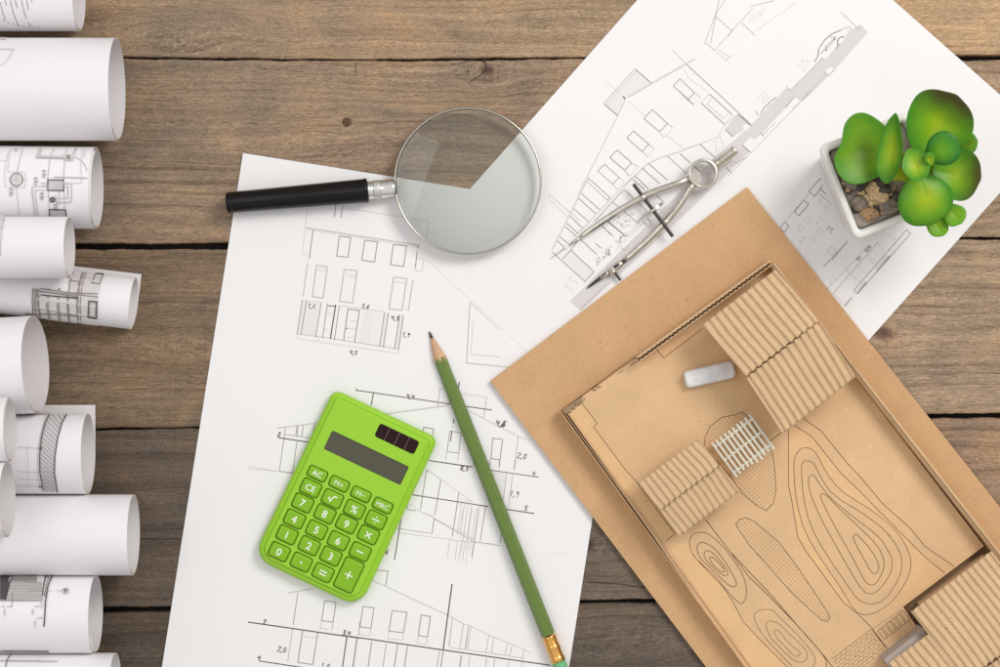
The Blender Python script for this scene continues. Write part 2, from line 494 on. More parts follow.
# ------------------------------------------------------------------ paper sheets
def edge_lift(corners, amp):
    def zf_factory(z0):
        def zf(x, y):
            z = z0
            for (cx, cy, r, a) in amp:
                d = math.hypot(x - cx, y - cy)
                if d < r: z += a * (1 - d / r) ** 2
            return z
        return zf
    return zf_factory

def sheet(name, corners, zf, label, draw):
    """corners in photo pixels: a, b, c, d around the sheet"""
    a, b, c, d = corners
    mb = MB(); n, m = 60, 60
    idx = []
    def pt(i, j):
        t = i / n; u = j / m
        return ((a[0] * (1 - t) + b[0] * t) * (1 - u) + (d[0] * (1 - t) + c[0] * t) * u,
                (a[1] * (1 - t) + b[1] * t) * (1 - u) + (d[1] * (1 - t) + c[1] * t) * u)
    top = [[mb.vert(W(*pt(i, j), zf(*pt(i, j)))) for j in range(m + 1)] for i in range(n + 1)]
    bot = [[mb.vert(W(*pt(i, j), zf(*pt(i, j))) - Vector((0, 0, .25))) for j in range(m + 1)] for i in range(n + 1)]
    for i in range(n):
        for j in range(m):
            mb.face((top[i][j], top[i][j + 1], top[i + 1][j + 1], top[i + 1][j]), 0, True)
            mb.face((bot[i][j], bot[i + 1][j], bot[i + 1][j + 1], bot[i][j + 1]), 0, True)
    cpv = lambda k_: mb.vert(mb.v[k_])
    top = [[cpv(k_) if (i in (0, n) or j in (0, m)) else k_ for j, k_ in enumerate(row)] for i, row in enumerate(top)]
    bot = [[cpv(k_) if (i in (0, n) or j in (0, m)) else k_ for j, k_ in enumerate(row)] for i, row in enumerate(bot)]
    for i in range(n):
        mb.face((top[i][0], top[i + 1][0], bot[i + 1][0], bot[i][0])); mb.face((top[i + 1][m], top[i][m], bot[i][m], bot[i + 1][m]))
    for j in range(m):
        mb.face((top[0][j + 1], top[0][j], bot[0][j], bot[0][j + 1])); mb.face((top[n][j], top[n][j + 1], bot[n][j + 1], bot[n][j]))
    surf = Flat(zf)
    draw(mb, surf)
    o = mb.build(name, [M_paper] + INKS, None, origin=W((a[0] + c[0]) / 2, (a[1] + c[1]) / 2, zf((a[0] + c[0]) / 2, (a[1] + c[1]) / 2)))
    return tag(o, label, 'drawing')

def draw_a(mb, s):
    R = lambda pts, w=.7, m=2, closed=False: ribbon(mb, s, pts, w, m, closed)
    z = Z(240, 200, 3.925)
    for p in ([(265, 30), (245, 210), (268, 215)], [(262, 115), (700, 185)], [(410, 32), (740, 82), (735, 150)], [(692, 225), (722, 232), (714, 282), (686, 278)]): R(z(p), .6, 4)
    R(z([(258, 108), (705, 178)]), .8, 3); R(z([(704, 178), (697, 187)]), .8, 2)
    R(z([(287, 118), (272, 230)]), .75, 2); R(z([(375, 20), (371, 66)]), .7, 2); R(z([(403, 22), (397, 70)]), .7, 2)
    for p in ([(390, 142), (435, 147), (424, 225), (380, 220)], [(490, 158), (540, 164), (528, 243), (478, 236)], [(602, 174), (654, 180), (642, 261), (591, 254)]): R(z(p), .72, 2, True)
    R(z([(265, 250), (248, 375)]), .7, 3); R(z([(697, 185), (688, 270)]), .7, 2); R(z([(679, 315), (660, 437)]), .7, 3)
    for p in ([(300, 256), (343, 261), (326, 385), (284, 379)], [(410, 272), (460, 278), (442, 404), (391, 397)], [(604, 302), (655, 308), (636, 433), (585, 427)]): R(z(p), .7, 3, True)
    for p in ([(306, 266), (340, 271)], [(304, 275), (339, 281)], [(414, 290), (456, 296)], [(412, 299), (454, 305)], [(606, 320), (650, 327)]): R(z(p), .6, 4)
    z = Z(280, 280, 7.143)
    for x0, x1, m in ((160, 122, 2), (190, 150, 2), (295, 255, 2), (340, 303, 2), (425, 388, 2), (747, 710, 2), (775, 738, 2), (855, 818, 2), (882, 846, 2)):
        k = (x0 - 160) * .155
        R(z([(x0, 140 + k), (x1, 387 + k)]), .7, m)
    R(z([(398, 175), (360, 418)]), 1.1, 1)
    fill(mb, s, z([(160, 140), (190, 145), (150, 390), (122, 385)]), 6); fill(mb, s, z([(855, 250), (882, 254), (846, 492), (818, 488)]), 6)
    fill(mb, s, z([(747, 232), (775, 237), (738, 475), (710, 470)]), 6)
    for p in ([(190, 150), (290, 160)], [(425, 182), (745, 228)], [(480, 345), (540, 350)], [(478, 408), (520, 412)], [(335, 238), (372, 241)], [(318, 352), (350, 358)], [(505, 290), (545, 294)]): R(z(p), .55, 4)
    R(z([(340, 183), (395, 188)]), .7, 1); R(z([(455, 432), (485, 208), (568, 217), (533, 446)]), .72, 2); R(z([(470, 350), (483, 342)]), .7, 1)
    R(z([(120, 385), (260, 402), (845, 492)]), .65, 3); R(z([(120, 385), (115, 418), (840, 525), (848, 492)]), .6, 4); R(z([(275, 404), (270, 440)]), .5, 4)
    for k in range(15): R(z([(186 - k * 2.3, 165 + k * 15), (288 - k * 2.3, 172 + k * 15.4)]), .4, 4)
    for k in range(12): R(z([(600 + k * 11, 215 + k * 1.6), (566 + k * 11, 445 + k * 1.6)]), .35, 6)
    for t, x, y in (('1,c', 230, 187), ('5,6', 615, 188), ('4,3', 825, 272), ('1,9', 905, 392), ('4,5', 528, 518)):
        q = z([(x, y)])[0]; hand(mb, s, t, q[0], q[1], 4.4, 9, .75, 1)
    z = Z(240, 380, 6.667)
    R(z([(250, 320), (520, 285)]), 1.2, 4); R(z([(300, 362), (465, 385)]), .7, 3); R(z([(255, 384), (460, 415)]), .95, 1)
    for p in ([(303, 318), (262, 610)], [(380, 300), (372, 370)], [(388, 300), (380, 372)], [(423, 300), (412, 375)], [(498, 290), (488, 350)], [(380, 410), (350, 620)], [(262, 608), (350, 620)]): R(z(p), .7, 2)
    R(z([(55, 575), (350, 625)]), .6, 4); R(z([(55, 590), (260, 610)]), .6, 4); R(z([(590, 78), (640, 80)]), .6, 4)
    hand(mb, s, '2', 279.5, 434.5, 4, 9, 1.0, 1)
    z = Z(350, 370, 6.667)
    R(z([(42, 135), (590, 215), (945, 267)]), .9, 1); R(z([(44, 122), (42, 142)]), .8, 1); R(z([(157, 148), (142, 235)]), .95, 1)
    hand(mb, s, '4,4', 411, 396.5, 4.6, 9, .75, 1)
    R(z([(600, 125), (585, 240)]), .7, 3); R(z([(600, 125), (700, 140)]), .6, 4); R(z([(240, 292), (660, 235)]), 1.3, 4)
    R(z([(488, 405), (492, 382), (557, 392), (553, 432)]), .75, 2)
    for p in ([(730, 80), (722, 125)], [(692, 325), (690, 355)], [(685, 380), (684, 386)], [(680, 405), (670, 475)]): R(z(p), 1.0, 1)
    R(z([(648, 540), (665, 408), (740, 418), (725, 553), (645, 545)]), .7, 2); R(z([(645, 545), (637, 597)]), .6, 3); R(z([(725, 553), (718, 605)]), .6, 3)
    R(z([(528, 603), (815, 645)]), .75, 1)
    z = Z(440, 370, 6.667)
    R(z([(150, 155), (312, 178)]), .6, 4); R(z([(140, 165), (300, 188)]), .5, 6); R(z([(312, 178), (290, 318)]), .65, 3); R(z([(190, 270), (525, 445), (600, 470)]), .8, 4)
    hand(mb, s, '4,5', 501.5, 423.5, 6, 9, 1.0, 1); hand(mb, s, '6', 503.5, 424.5, 5, 9, 1.2, 1)
    R(z([(340, 590), (352, 455), (418, 462), (400, 598), (337, 590)]), .7, 2); R(z([(337, 590), (330, 640)]), .6, 4); R(z([(400, 598), (393, 650)]), .6, 4)
    R(z([(522, 445), (495, 667)]), .55, 3); hand(mb, s, '2,0', 522.5, 456, 5.5, 9, .7, 1); hand(mb, s, '8,5', 465, 468.5, 4.8, 9, .8, 1)
    z = Z(360, 460, 6.667)
    R(z([(465, 5), (750, 48)]), .8, 1)
    for p in ([(445, 62), (403, 330)], [(540, 130), (498, 365)], [(495, 385), (480, 490)], [(660, 215), (615, 510)]): R(z(p), .75, 2)
    R(z([(445, 62), (540, 130)]), .65, 3); R(z([(540, 130), (745, 275)]), .55, 4)
    R(z([(345, 231), (840, 308)]), .9, 1); R(z([(320, 305), (315, 330), (375, 338)]), .65, 2)
    st = []
    for k in range(20): st += [(420 + k * 17.5, 352 + k * 9.2), (432 + k * 17.5, 352 + k * 9.2)]
    R(z(st), .5, 4); R(z([(320, 285), (420, 355), (490, 375)]), .6, 4); R(z([(490, 390), (620, 465), (760, 545)]), .6, 3)
    R(z([(245, 455), (480, 490)]), .6, 3); R(z([(260, 485), (720, 545), (900, 560)]), .6, 4)
    R(z([(275, 385), (230, 665)]), .9, 1); hand(mb, s, '6', 387.3, 551.8, 4.8, 9, .9, 1); R(z([(790, 310), (745, 645)]), .65, 3)
    for x, y0, y1 in ((680, 255, 500), (702, 260, 515), (724, 265, 530), (747, 270, 545), (600, 520, 650), (650, 540, 665), (675, 540, 680), (700, 545, 665), (725, 545, 700)):
        R(z([(x, y0), (x - (y1 - y0) * .13, y1)]), .5, 4)
    z = Z(460, 460, 6.667)
    R(z([(200, 67), (525, 115)]), .8, 1); hand(mb, s, '4', 534.2, 473.8, 4.6, 9, .8, 1)
    R(z([(170, 310), (135, 540)]), .75, 2); R(z([(275, 480), (268, 555)]), .7, 2); R(z([(232, 75), (215, 160)]), .6, 3)
    R(z([(312, 90), (285, 290)]), .65, 3); R(z([(352, 95), (325, 305)]), .65, 3); R(z([(225, 110), (350, 125)]), .5, 6)
    fill(mb, s, z([(235, 80), (308, 90), (283, 290), (250, 210)]), 6)
    R(z([(130, 303), (190, 310)]), .9, 1); R(z([(300, 327), (495, 357)]), 1.0, 1); hand(mb, s, '5', 526.4, 508.3, 5, 9, .85, 1); hand(mb, s, '1,9', 515, 494, 5.5, 9, .7, 1)
    R(z([(195, 0), (200, 40)]), .6, 3); R(z([(265, 0), (260, 50)]), .6, 3); R(z([(370, 0), (360, 65)]), .55, 3)
    for x, y0, y1 in ((20, 320, 480), (50, 320, 620), (80, 325, 600), (105, 330, 600), (130, 330, 660)): R(z([(x, y0), (x - (y1 - y0) * .145, y1)]), .5, 4)
    R(z([(100, 545), (270, 572)]), .6, 3); R(z([(290, 310), (340, 315)]), .5, 4)
    R(z([(440, 560), (470, 580)]), .5, 6); R(z([(560, 615), (740, 630)]), .5, 6); R(z([(680, 620), (670, 660)]), .5, 6)
    z = Z(240, 570, 6.875)
    R(z([(330, 158), (500, 128)]), 1.2, 4); R(z([(398, 155), (365, 378)]), .7, 2); R(z([(362, 400), (328, 630)]), .65, 3)
    R(z([(55, 358), (740, 457), (825, 468)]), 1.15, 1)
    hand(mb, s, '2', 265, 622, 4.6, 9, 1.0, 1); hand(mb, s, '3,4', 347, 633, 4.6, 9, .9, 1)
    R(z([(562, 345), (582, 212), (660, 222), (640, 358), (560, 348)]), .72, 2); R(z([(560, 350), (553, 402), (610, 408)]), .6, 4); R(z([(640, 358), (632, 415)]), .6, 3)
    R(z([(430, 415), (398, 635), (500, 650), (535, 430)]), .75, 2); R(z([(430, 455), (525, 465)]), .55, 4)
    R(z([(735, 460), (700, 700)]), 1.0, 1); R(z([(805, 475), (775, 690)]), .7, 2); R(z([(825, 350), (815, 450)]), .65, 3)
    hand(mb, s, '2,0', 282.5, 649.5, 5.2, 9, .7, 1); hand(mb, s, '4', 259.5, 658, 4.6, 9, .9, 1); hand(mb, s, '1,0', 326, 666, 5, 9, .8, 1)
    R(z([(130, 625), (560, 690)]), 1.0, 1)
    z = Z(350, 570, 6.875)
    R(z([(130, 475), (640, 550), (690, 557)]), 1.15, 1); R(z([(0, 457), (150, 478)]), 1.1, 1)
    R(z([(180, 0), (262, 8), (245, 110)]), .75, 2); R(z([(145, 70), (245, 112), (660, 305), (780, 370)]), 1.0, 4)
    for a, b, c, d, e_ in ((60, 90, 165, 138, 250), (260, 290, 392, 362, 280), (462, 490, 553, 528, 310)):
        mid = e_ + 140
        R(z([(a + 8, mid), (b, e_), (c, e_ + 10), (d + 6, mid + 11), (a + 8, mid)]), .72, 2)
        R(z([(a + 8, mid), (a, mid + 52), (d - 2, mid + 62), (d + 6, mid + 11)]), .55, 4)
    R(z([(702, 95), (670, 330), (640, 552)]), 1.15, 1)
    for x, y0, m in ((48, 470, 2), (150, 490, 2), (250, 505, 3), (327, 512, 2), (395, 522, 2), (615, 555, 3), (640, 560, 2), (765, 585, 3)):
        R(z([(x, y0), (x - 35, y0 + 240)]), .75, m)
    for x, y0, y1 in ((705, 330, 525), (780, 370, 540), (815, 390, 545)): R(z([(x, y0), (x - 25, y1)]), .65, 3)
    z = Z(450, 570, 6.875)
    R(z([(95, 372), (130, 380), (270, 450), (400, 500), (560, 572)]), .8, 4); R(z([(0, 532), (500, 605)]), .55, 3); R(z([(-5, 556), (690, 655)]), 1.15, 1)
    for x, y0, y1 in ((130, 385, 540), (143, 392, 545), (267, 450, 570), (303, 462, 575), (397, 505, 590), (428, 518, 590), (508, 550, 700)): R(z([(x, y0), (x - 20, y1)]), .6, 3)
    for x, y0 in ((80, 590), (135, 595), (252, 603), (307, 612), (405, 625)): R(z([(x, y0), (x - 12, y0 + 110)]), .6, 3)
    R([(470, 302), (466.5, 363), (518, 368)], .65, 3); R([(473, 322), (471, 354), (500, 357)], .5, 4); R([(470, 302), (500, 330)], .5, 4)

def draw_b(mb, s):
    R = lambda pts, w=.6, m=2, closed=False: ribbon(mb, s, pts, w, m, closed)
    fill(mb, s, [(570, 302), (715, 157), (750.5, 125.8), (786.5, 87.5), (790.7, 90.7), (821.8, 57.3), (826, 60.5), (836, 49), (852.5, 29.5), (860, 24.3), (867.8, 32.5), (834.5, 70), (830, 66.5), (825, 72.5), (828.5, 76),
                 (803, 101.5), (794.8, 95.8), (785.8, 107.8), (755, 140), (750.5, 137), (743, 144.8), (749.8, 151.7), (716, 185), (581, 311)], 5)
    z = Z(590, 50, 6.667)
    fill(mb, s, z([(310, 135), (412, 222), (240, 322), (185, 437), (105, 365)]), 6)
    R(z([(303, 128), (412, 222)]), .75, 2); R(z([(97, 362), (185, 437)]), .75, 2); R(z([(300, 125), (92, 358)]), .6, 3); R(z([(310, 138), (107, 365)]), .6, 4)
    R(z([(255, 313), (700, 58)]), 1.4, 4); R(z([(236, 332), (75, 660), (-80, 960)]), 1.0, 4); R(z([(220, 311), (237, 326)]), 1.3, 1)
    R(z([(110, 210), (220, 305)]), .4, 4); R(z([(248, 338), (370, 440)]), .4, 4); R(z([(550, 0), (640, 92)]), .5, 3); R(z([(640, 92), (920, 352), (1075, 500)]), .75, 2)
    R(z([(620, 120), (660, 190), (790, 280)]), .4, 4)
    def win(p, c):
        R(z([c[0], p[1], p[2], c[1]]), .66, 2, True); R(z([c[0], p[0]]), .5, 3); R(z([c[1], p[3]]), .5, 3); R(z([p[0], p[3]]), .35, 4)
    win([(690, 365), (555, 240), (600, 192), (735, 315)], [(655, 328), (697, 285)]); win([(497, 583), (360, 458), (415, 397), (553, 520)], [(463, 545), (517, 490)])
    win([(385, 712), (247, 587), (290, 540), (427, 660)], [(348, 677), (392, 628)])
    R(z([(500, 560), (630, 660)]), .4, 4); R(z([(630, 660), (800, 600)]), .5, 4)
    z = Z(540, 150, 6.667)
    R(z([(320, 190), (80, 667)]), 1.0, 4)
    win([(598, 175), (465, 50), (515, 0), (655, 112)], [(565, 135), (612, 85)]); win([(520, 265), (385, 140), (430, 95), (565, 213)], [(485, 228), (528, 183)])
    for a in ([(320, 185), (468, 318)], [(275, 288), (397, 398)], [(253, 318), (372, 425)], [(222, 388), (325, 478)], [(200, 440), (285, 522)], [(178, 487), (255, 560)], [(167, 510), (240, 575)], [(133, 578), (190, 625)], [(115, 605), (165, 650)]): R(z(a), .72, 2)
    R(z([(310, 205), (450, 335)]), .65, 3); R(z([(468, 318), (450, 335)]), .6, 2)
    R(z([(60, 295), (265, 470)]), .4, 3); R(z([(55, 320), (190, 450)]), .4, 4); R(z([(610, 185), (250, 560)]), 1.1, 5); R(z([(720, 88), (560, 245)]), .6, 4); R(z([(960, 0), (800, 55), (722, 90), (600, 200)]), .6, 3)
    for a in ([(725, 90), (850, 200)], [(680, 120), (800, 225)], [(635, 175), (725, 260)], [(620, 195), (700, 265)], [(850, 40), (980, 160)], [(560, 262), (715, 408), (650, 485), (550, 400)], [(560, 262), (365, 475)], [(480, 345), (530, 385)], [(455, 475), (580, 580)], [(415, 510), (490, 575)], [(685, 480), (712, 500)], [(720, 460), (740, 475)], [(740, 270), (830, 350)]): R(z(a), .68, 2)
    R(z([(760, 375), (520, 640)]), .5, 4); R(z([(735, 440), (505, 667)]), .5, 4)
    z = Z(540, 220, 6.667)
    for a in ([(80, 212), (300, 410), (360, 345), (205, 200), (150, 260)], [(265, 125), (380, 230)], [(265, 125), (200, 205)], [(370, 155), (410, 190)], [(415, 40), (470, 95)], [(450, 10), (560, 100), (535, 125)]): R(z(a), .7, 2)
    fill(mb, s, z([(205, 200), (360, 345), (300, 410), (150, 260)]), 6)
    R(z([(200, 545), (360, 390), (640, 110)]), .5, 4); R(z([(265, 600), (440, 430)]), .5, 3); R(z([(540, 180), (565, 205), (590, 172)]), .5, 3)
    rr = random.Random(4)
    for k in range(26):
        t = rr.random(); x = 375 + 190 * t; y = 268 - 175 * t + rr.uniform(-22, 22)
        R(z([(x, y), (x + rr.uniform(-6, 18), y + rr.uniform(4, 26)), (x + rr.uniform(4, 26), y + rr.uniform(-4, 22))]), .5, rr.choice((2, 3, 3)))
    for k in range(14):
        t = rr.random(); x = 500 + 110 * t; y = 0 + rr.uniform(-45, 45)
        R(z([(x, y), (x + rr.uniform(-10, 22), y + rr.uniform(-6, 26)), (x + rr.uniform(0, 26), y + rr.uniform(-10, 20))]), .45, rr.choice((2, 3, 3)))
    fill(mb, s, z([(538, 25), (546, 22), (550, 30), (542, 35)]), 1)
    hand(mb, s, '33', 571.5, 284.5, 11, -60, .38, 4); hand(mb, s, '27', 719, 143, 10, -40, .38, 4); hand(mb, s, '22', 765, 96, 8, -48, .35, 4); hand(mb, s, '25', 804, 63.5, 9, -60, .35, 4)
    z = Z(680, 0, 6.667)
    for a in ([(262, 0), (235, 100), (165, 290)], [(300, 0), (240, 95), (205, 290)], [(165, 290), (195, 300), (230, 340)], [(320, 245), (355, 190)], [(240, 110), (345, 205)], [(410, 150), (500, 235)], [(470, 42), (630, 3)]): R(z(a), .5, 3)
    R(z([(230, 335), (485, 55)]), .6, 3); R(z([(500, 210), (640, 110), (700, 75), (770, 10)]), .5, 4); R(z([(255, 330), (325, 378), (350, 370)]), .45, 3); R(z([(240, 345), (310, 405), (330, 375)]), .45, 3)
    for k in range(6): R(z([(455 + k * 16, 160 - k * 10), (470 + k * 22, 100 - k * 12)]), .3, 4)
    z = Z(680, 80, 6.667)
    for a in ([(140, 152), (298, 297)], [(195, 92), (350, 232)], [(303, 330), (353, 378)], [(385, 228), (475, 303)], [(130, 425), (232, 517)], [(0, 490), (70, 555)], [(90, 570), (140, 615)], [(415, 432), (468, 480)], [(310, 585), (345, 620)], [(0, 80), (90, 165)]): R(z(a), .75, 2)
    fill(mb, s, z([(303, 330), (385, 228), (475, 303), (353, 378)]), 5, .02)
    mb.face([mb.vert(s.p(*q, .1)) for q in z([(412, 318), (438, 290), (468, 312), (438, 342)])][::-1], 0)
    for a in ([(195, 92), (140, 152)], [(350, 232), (298, 297)], [(303, 330), (385, 228)], [(215, 120), (180, 160), (290, 255), (325, 220)]): R(z(a), .5, 4)
    R(z([(20, 470), (250, 380), (300, 300), (385, 228)]), .5, 4); R(z([(448, 515), (250, 615), (60, 640)]), .6, 3); R(z([(260, 580), (300, 570), (340, 545), (380, 550), (440, 515)]), .45, 3)
    R(z([(880, 70), (320, 640)]), .5, 3); R(z([(700, 185), (550, 330)]), .5, 4); R(z([(500, 205), (512, 228), (525, 232), (510, 208)]), .6, 3)
    R(z([(540, 225), (560, 185), (590, 160), (600, 145), (640, 115)]), .9, 2); R(z([(540, 350), (555, 375)]), .7, 1)
    for k in range(6): R(z([(560 + k * 14, 345 - k * 13), (568 + k * 13, 360 - k * 14)]), .55, 2)
    R(z([(705, 185), (770, 105), (800, 130)]), .6, 3); R(z([(710, 45), (735, 70), (800, 8)]), .55, 3)
    z = Z(770, 10, 6.667)
    R(z([(295, 345), (318, 315), (325, 260), (360, 205), (410, 160), (470, 135)]), .9, 2); R(z([(470, 135), (520, 110), (545, 125), (510, 170)]), .5, 3); R(z([(335, 295), (400, 220), (440, 180), (400, 180)]), .6, 2)
    R(z([(450, 235), (452, 200), (470, 180), (500, 180)]), 1.0, 2); R(z([(435, 262), (465, 225)]), .7, 2); R(z([(365, 235), (385, 255), (430, 200)]), .5, 3); R(z([(370, 270), (380, 262)]), 1.2, 1); R(z([(425, 190), (435, 196)]), 1.2, 1)
    R(z([(475, 15), (570, 105)]), .45, 3); R(z([(570, 105), (590, 128), (612, 106)]), .45, 3); R(z([(480, 125), (505, 120), (530, 140)]), .4, 3); R(z([(345, 315), (370, 335), (435, 262)]), .5, 3)
    R(z([(362, 413), (390, 437), (430, 400)]), .6, 2); R(z([(365, 438), (150, 660)]), .45, 3); R(z([(100, 650), (165, 575)]), .6, 3); R(z([(240, 555), (252, 565)]), .6, 2); R(z([(130, 540), (350, 325)]), .45, 3); R(z([(100, 515), (145, 465)]), .3, 4)
    z = Z(760, 160, 6.667)
    R(z([(405, 120), (325, 210), (365, 242), (420, 165)]), .75, 2); R(z([(400, 190), (440, 230)]), .8, 2); R(z([(290, 268), (325, 295), (260, 370), (230, 345)]), .75, 2, True); R(z([(165, 415), (193, 440), (160, 485), (135, 450)]), .7, 2, True)
    R(z([(325, 225), (165, 415)]), .4, 3)
    for a in ([(315, 380), (345, 405), (320, 430), (292, 405)], [(270, 430), (290, 455), (270, 478), (250, 460)], [(400, 452), (425, 475), (405, 500), (378, 478)], [(355, 500), (380, 525), (360, 545), (330, 525)], [(480, 575), (510, 600), (485, 635), (450, 610)], [(400, 260), (415, 280), (405, 295), (388, 280)], [(440, 300), (455, 315), (445, 330), (428, 318)]): R(z(a), .4, 4, True)
    for a in ([(370, 405), (390, 425)], [(395, 375), (420, 400)], [(262, 535), (280, 552)], [(280, 505), (305, 528)], [(385, 215), (480, 300)]): R(z(a), .5, 3)
    R(z([(445, 470), (460, 440), (470, 460), (490, 455), (470, 480), (480, 485)]), .7, 2); R(z([(585, 540), (480, 667)]), 1.1, 3)
    z = Z(800, 220, 6.667)
    R(z([(318, 140), (155, 315)]), 1.0, 3); R(z([(455, 170), (310, 325), (180, 460)]), .45, 3); R(z([(525, 143), (215, 495)]), .65, 3); R(z([(712, 65), (738, 90), (385, 490), (358, 470)]), .65, 2, True)
    R(z([(600, 238), (512, 345)]), 1.2, 2); R(z([(585, 236), (505, 332)]), .5, 3); R(z([(445, 415), (385, 488)]), 1.2, 2); R(z([(437, 408), (380, 472)]), .5, 3); R(z([(348, 517), (300, 575)]), 1.1, 3); R(z([(340, 512), (295, 570)]), .5, 3)
    stamp(mb, s, '80', 858.8, 258.4, 5.2, -48, 2, .01); stamp(mb, s, '808', 868, 248.8, 5.2, -48, 2, .01)
    for a in ([(335, 360), (400, 415)], [(455, 230), (520, 290)], [(440, 245), (500, 300)], [(590, 95), (640, 140)], [(225, 490), (290, 560)], [(300, 325), (330, 355)], [(380, 300), (440, 360)], [(520, 160), (560, 210), (540, 235)], [(180, 375), (215, 405), (200, 430)], [(215, 370), (250, 400)], [(180, 205), (215, 235), (240, 210), (205, 178)], [(170, 440), (195, 460)]): R(z(a), .42, 4)

# sheet A lies on the wood, sheet B over it
zfA = edge_lift(None, [(243, 153, 60, 1.6), (162, 667, 50, .8), (585, 560, 40, .8)])(0.5)
zfB = edge_lift(None, [(1049, 138, 70, 2.0), (416, 250, 40, .05)])(0.85)
sheet('drawing_sheet', [(243, 153), (640, 216), (549, 795), (142, 795 - 2)], zfA,
      'white sheet with faint house facade and dimension drawings, under the green calculator and pencil', draw_a)
sheet('drawing_sheet', [(749.6, -127), (1048.8, 138), (709.8, 518.5), (416, 250)], zfB,
      'white sheet with a tilted house section drawing, under the metal compass and the potted succulent', draw_b)

# ------------------------------------------------------------------ rolled papers
class RollSurf:
    def __init__(self, c, a, b, r): self.c = c; self.a = a; self.b = b; self.r = r
    def p(self, x, y, off):
        z = self.c.z + self.r
        for _ in range(8):
            w = W(x, y, z); d = w - self.c
            bb = max(-.995, min(.995, d.dot(self.b) / self.r))
            z = self.c.z + self.r * math.sqrt(1 - bb * bb)
        w = W(x, y, z); d = w - self.c; s_ = d.dot(self.a)
        bb = max(-.995, min(.995, d.dot(self.b) / self.r)); rr = self.r + off + 0.15
        return self.c + self.a * s_ + self.b * (bb * rr) + Vector((0, 0, math.sqrt(1 - bb * bb) * rr))

def roll(label, ex, ey, r, cz, ang=0.0, L=430.0, turns=1.35, tail=0.0, start=-90.0, tel=0.0, pitch=1.6, draw=None, squash=1.0, tilt=0.0):
    """ex, ey: photo position of the centre of the open end; ang: axis angle in the picture (clockwise), the roll runs off to the left"""
    c = W(ex, ey, cz)
    t = math.radians(ang)
    pt_ = math.radians(tilt)
    a = Vector((math.cos(t) * math.cos(pt_), -math.sin(t) * math.cos(pt_), math.sin(pt_))); b = Vector((math.sin(t), math.cos(t), 0))
    nup = a.cross(b)
    prof = []
    if tail > 0:
        k = int(8)
        for i in range(k): prof.append((r + tail - (r + tail) * i / k, -r + .35 * (1 - i / k) ** 2 * tail * .5 + .5))
    n = int(64 * turns); st = math.radians(start)
    for i in range(n + 1):
        f = st - 2 * math.pi * turns * i / n
        rr = r - pitch * turns * (i / n) - .12
        prof.append((rr * math.cos(f), rr * math.sin(f)))
    def at(q, s_, off):
        x, z = q
        return c + a * s_ + b * x + nup * z
    mb = MB(); m = len(prof)
    nrm = []
    for i in range(m):
        p0 = prof[max(0, i - 1)]; p1 = prof[min(m - 1, i + 1)]
        d = (p1[0] - p0[0], p1[1] - p0[1]); l = math.hypot(*d) or 1
        nrm.append((d[1] / l, -d[0] / l))     # sign fixed by recalculation
    th = 0.62
    outs = []; ins = []
    ns = 10
    for i in range(m):
        end = tel * (i / m - .5)
        q = prof[i]; q2 = (q[0] + nrm[i][0] * th, q[1] + nrm[i][1] * th)
        ro = []; ri = []
        for k in range(ns + 1):
            s_ = end - (L + end) * k / ns
            ro.append(mb.vert(at(q, s_, 0))); ri.append(mb.vert(at(q2, s_, 0)))
        outs.append(ro); ins.append(ri)
    for i in range(m - 1):
        for k in range(ns):
            mb.face((outs[i][k], outs[i + 1][k], outs[i + 1][k + 1], outs[i][k + 1]), 0, True)
            mb.face((ins[i][k], ins[i][k + 1], ins[i + 1][k + 1], ins[i + 1][k]), 7, True)
    q_ = lambda *ids: mb.face([mb.vert(mb.v[k_]) for k_ in ids], 8)
    for i in range(m - 1):
        q_(outs[i][0], ins[i][0], ins[i + 1][0], outs[i + 1][0]); q_(outs[i][ns], outs[i + 1][ns], ins[i + 1][ns], ins[i][ns])
    for i in (0, m - 1):
        for k in range(ns): q_(outs[i][k], outs[i][k + 1], ins[i][k + 1], ins[i][k])
    if draw: draw(mb, RollSurf(c, a, b, r))
    o = mb.build('paper_roll', [M_paper_roll] + INKS + [M_paper_in, M_edge], None, origin=(c.x, c.y, c.z - r))
    return tag(o, label, 'paper roll', 'rolled drawings along the left edge')

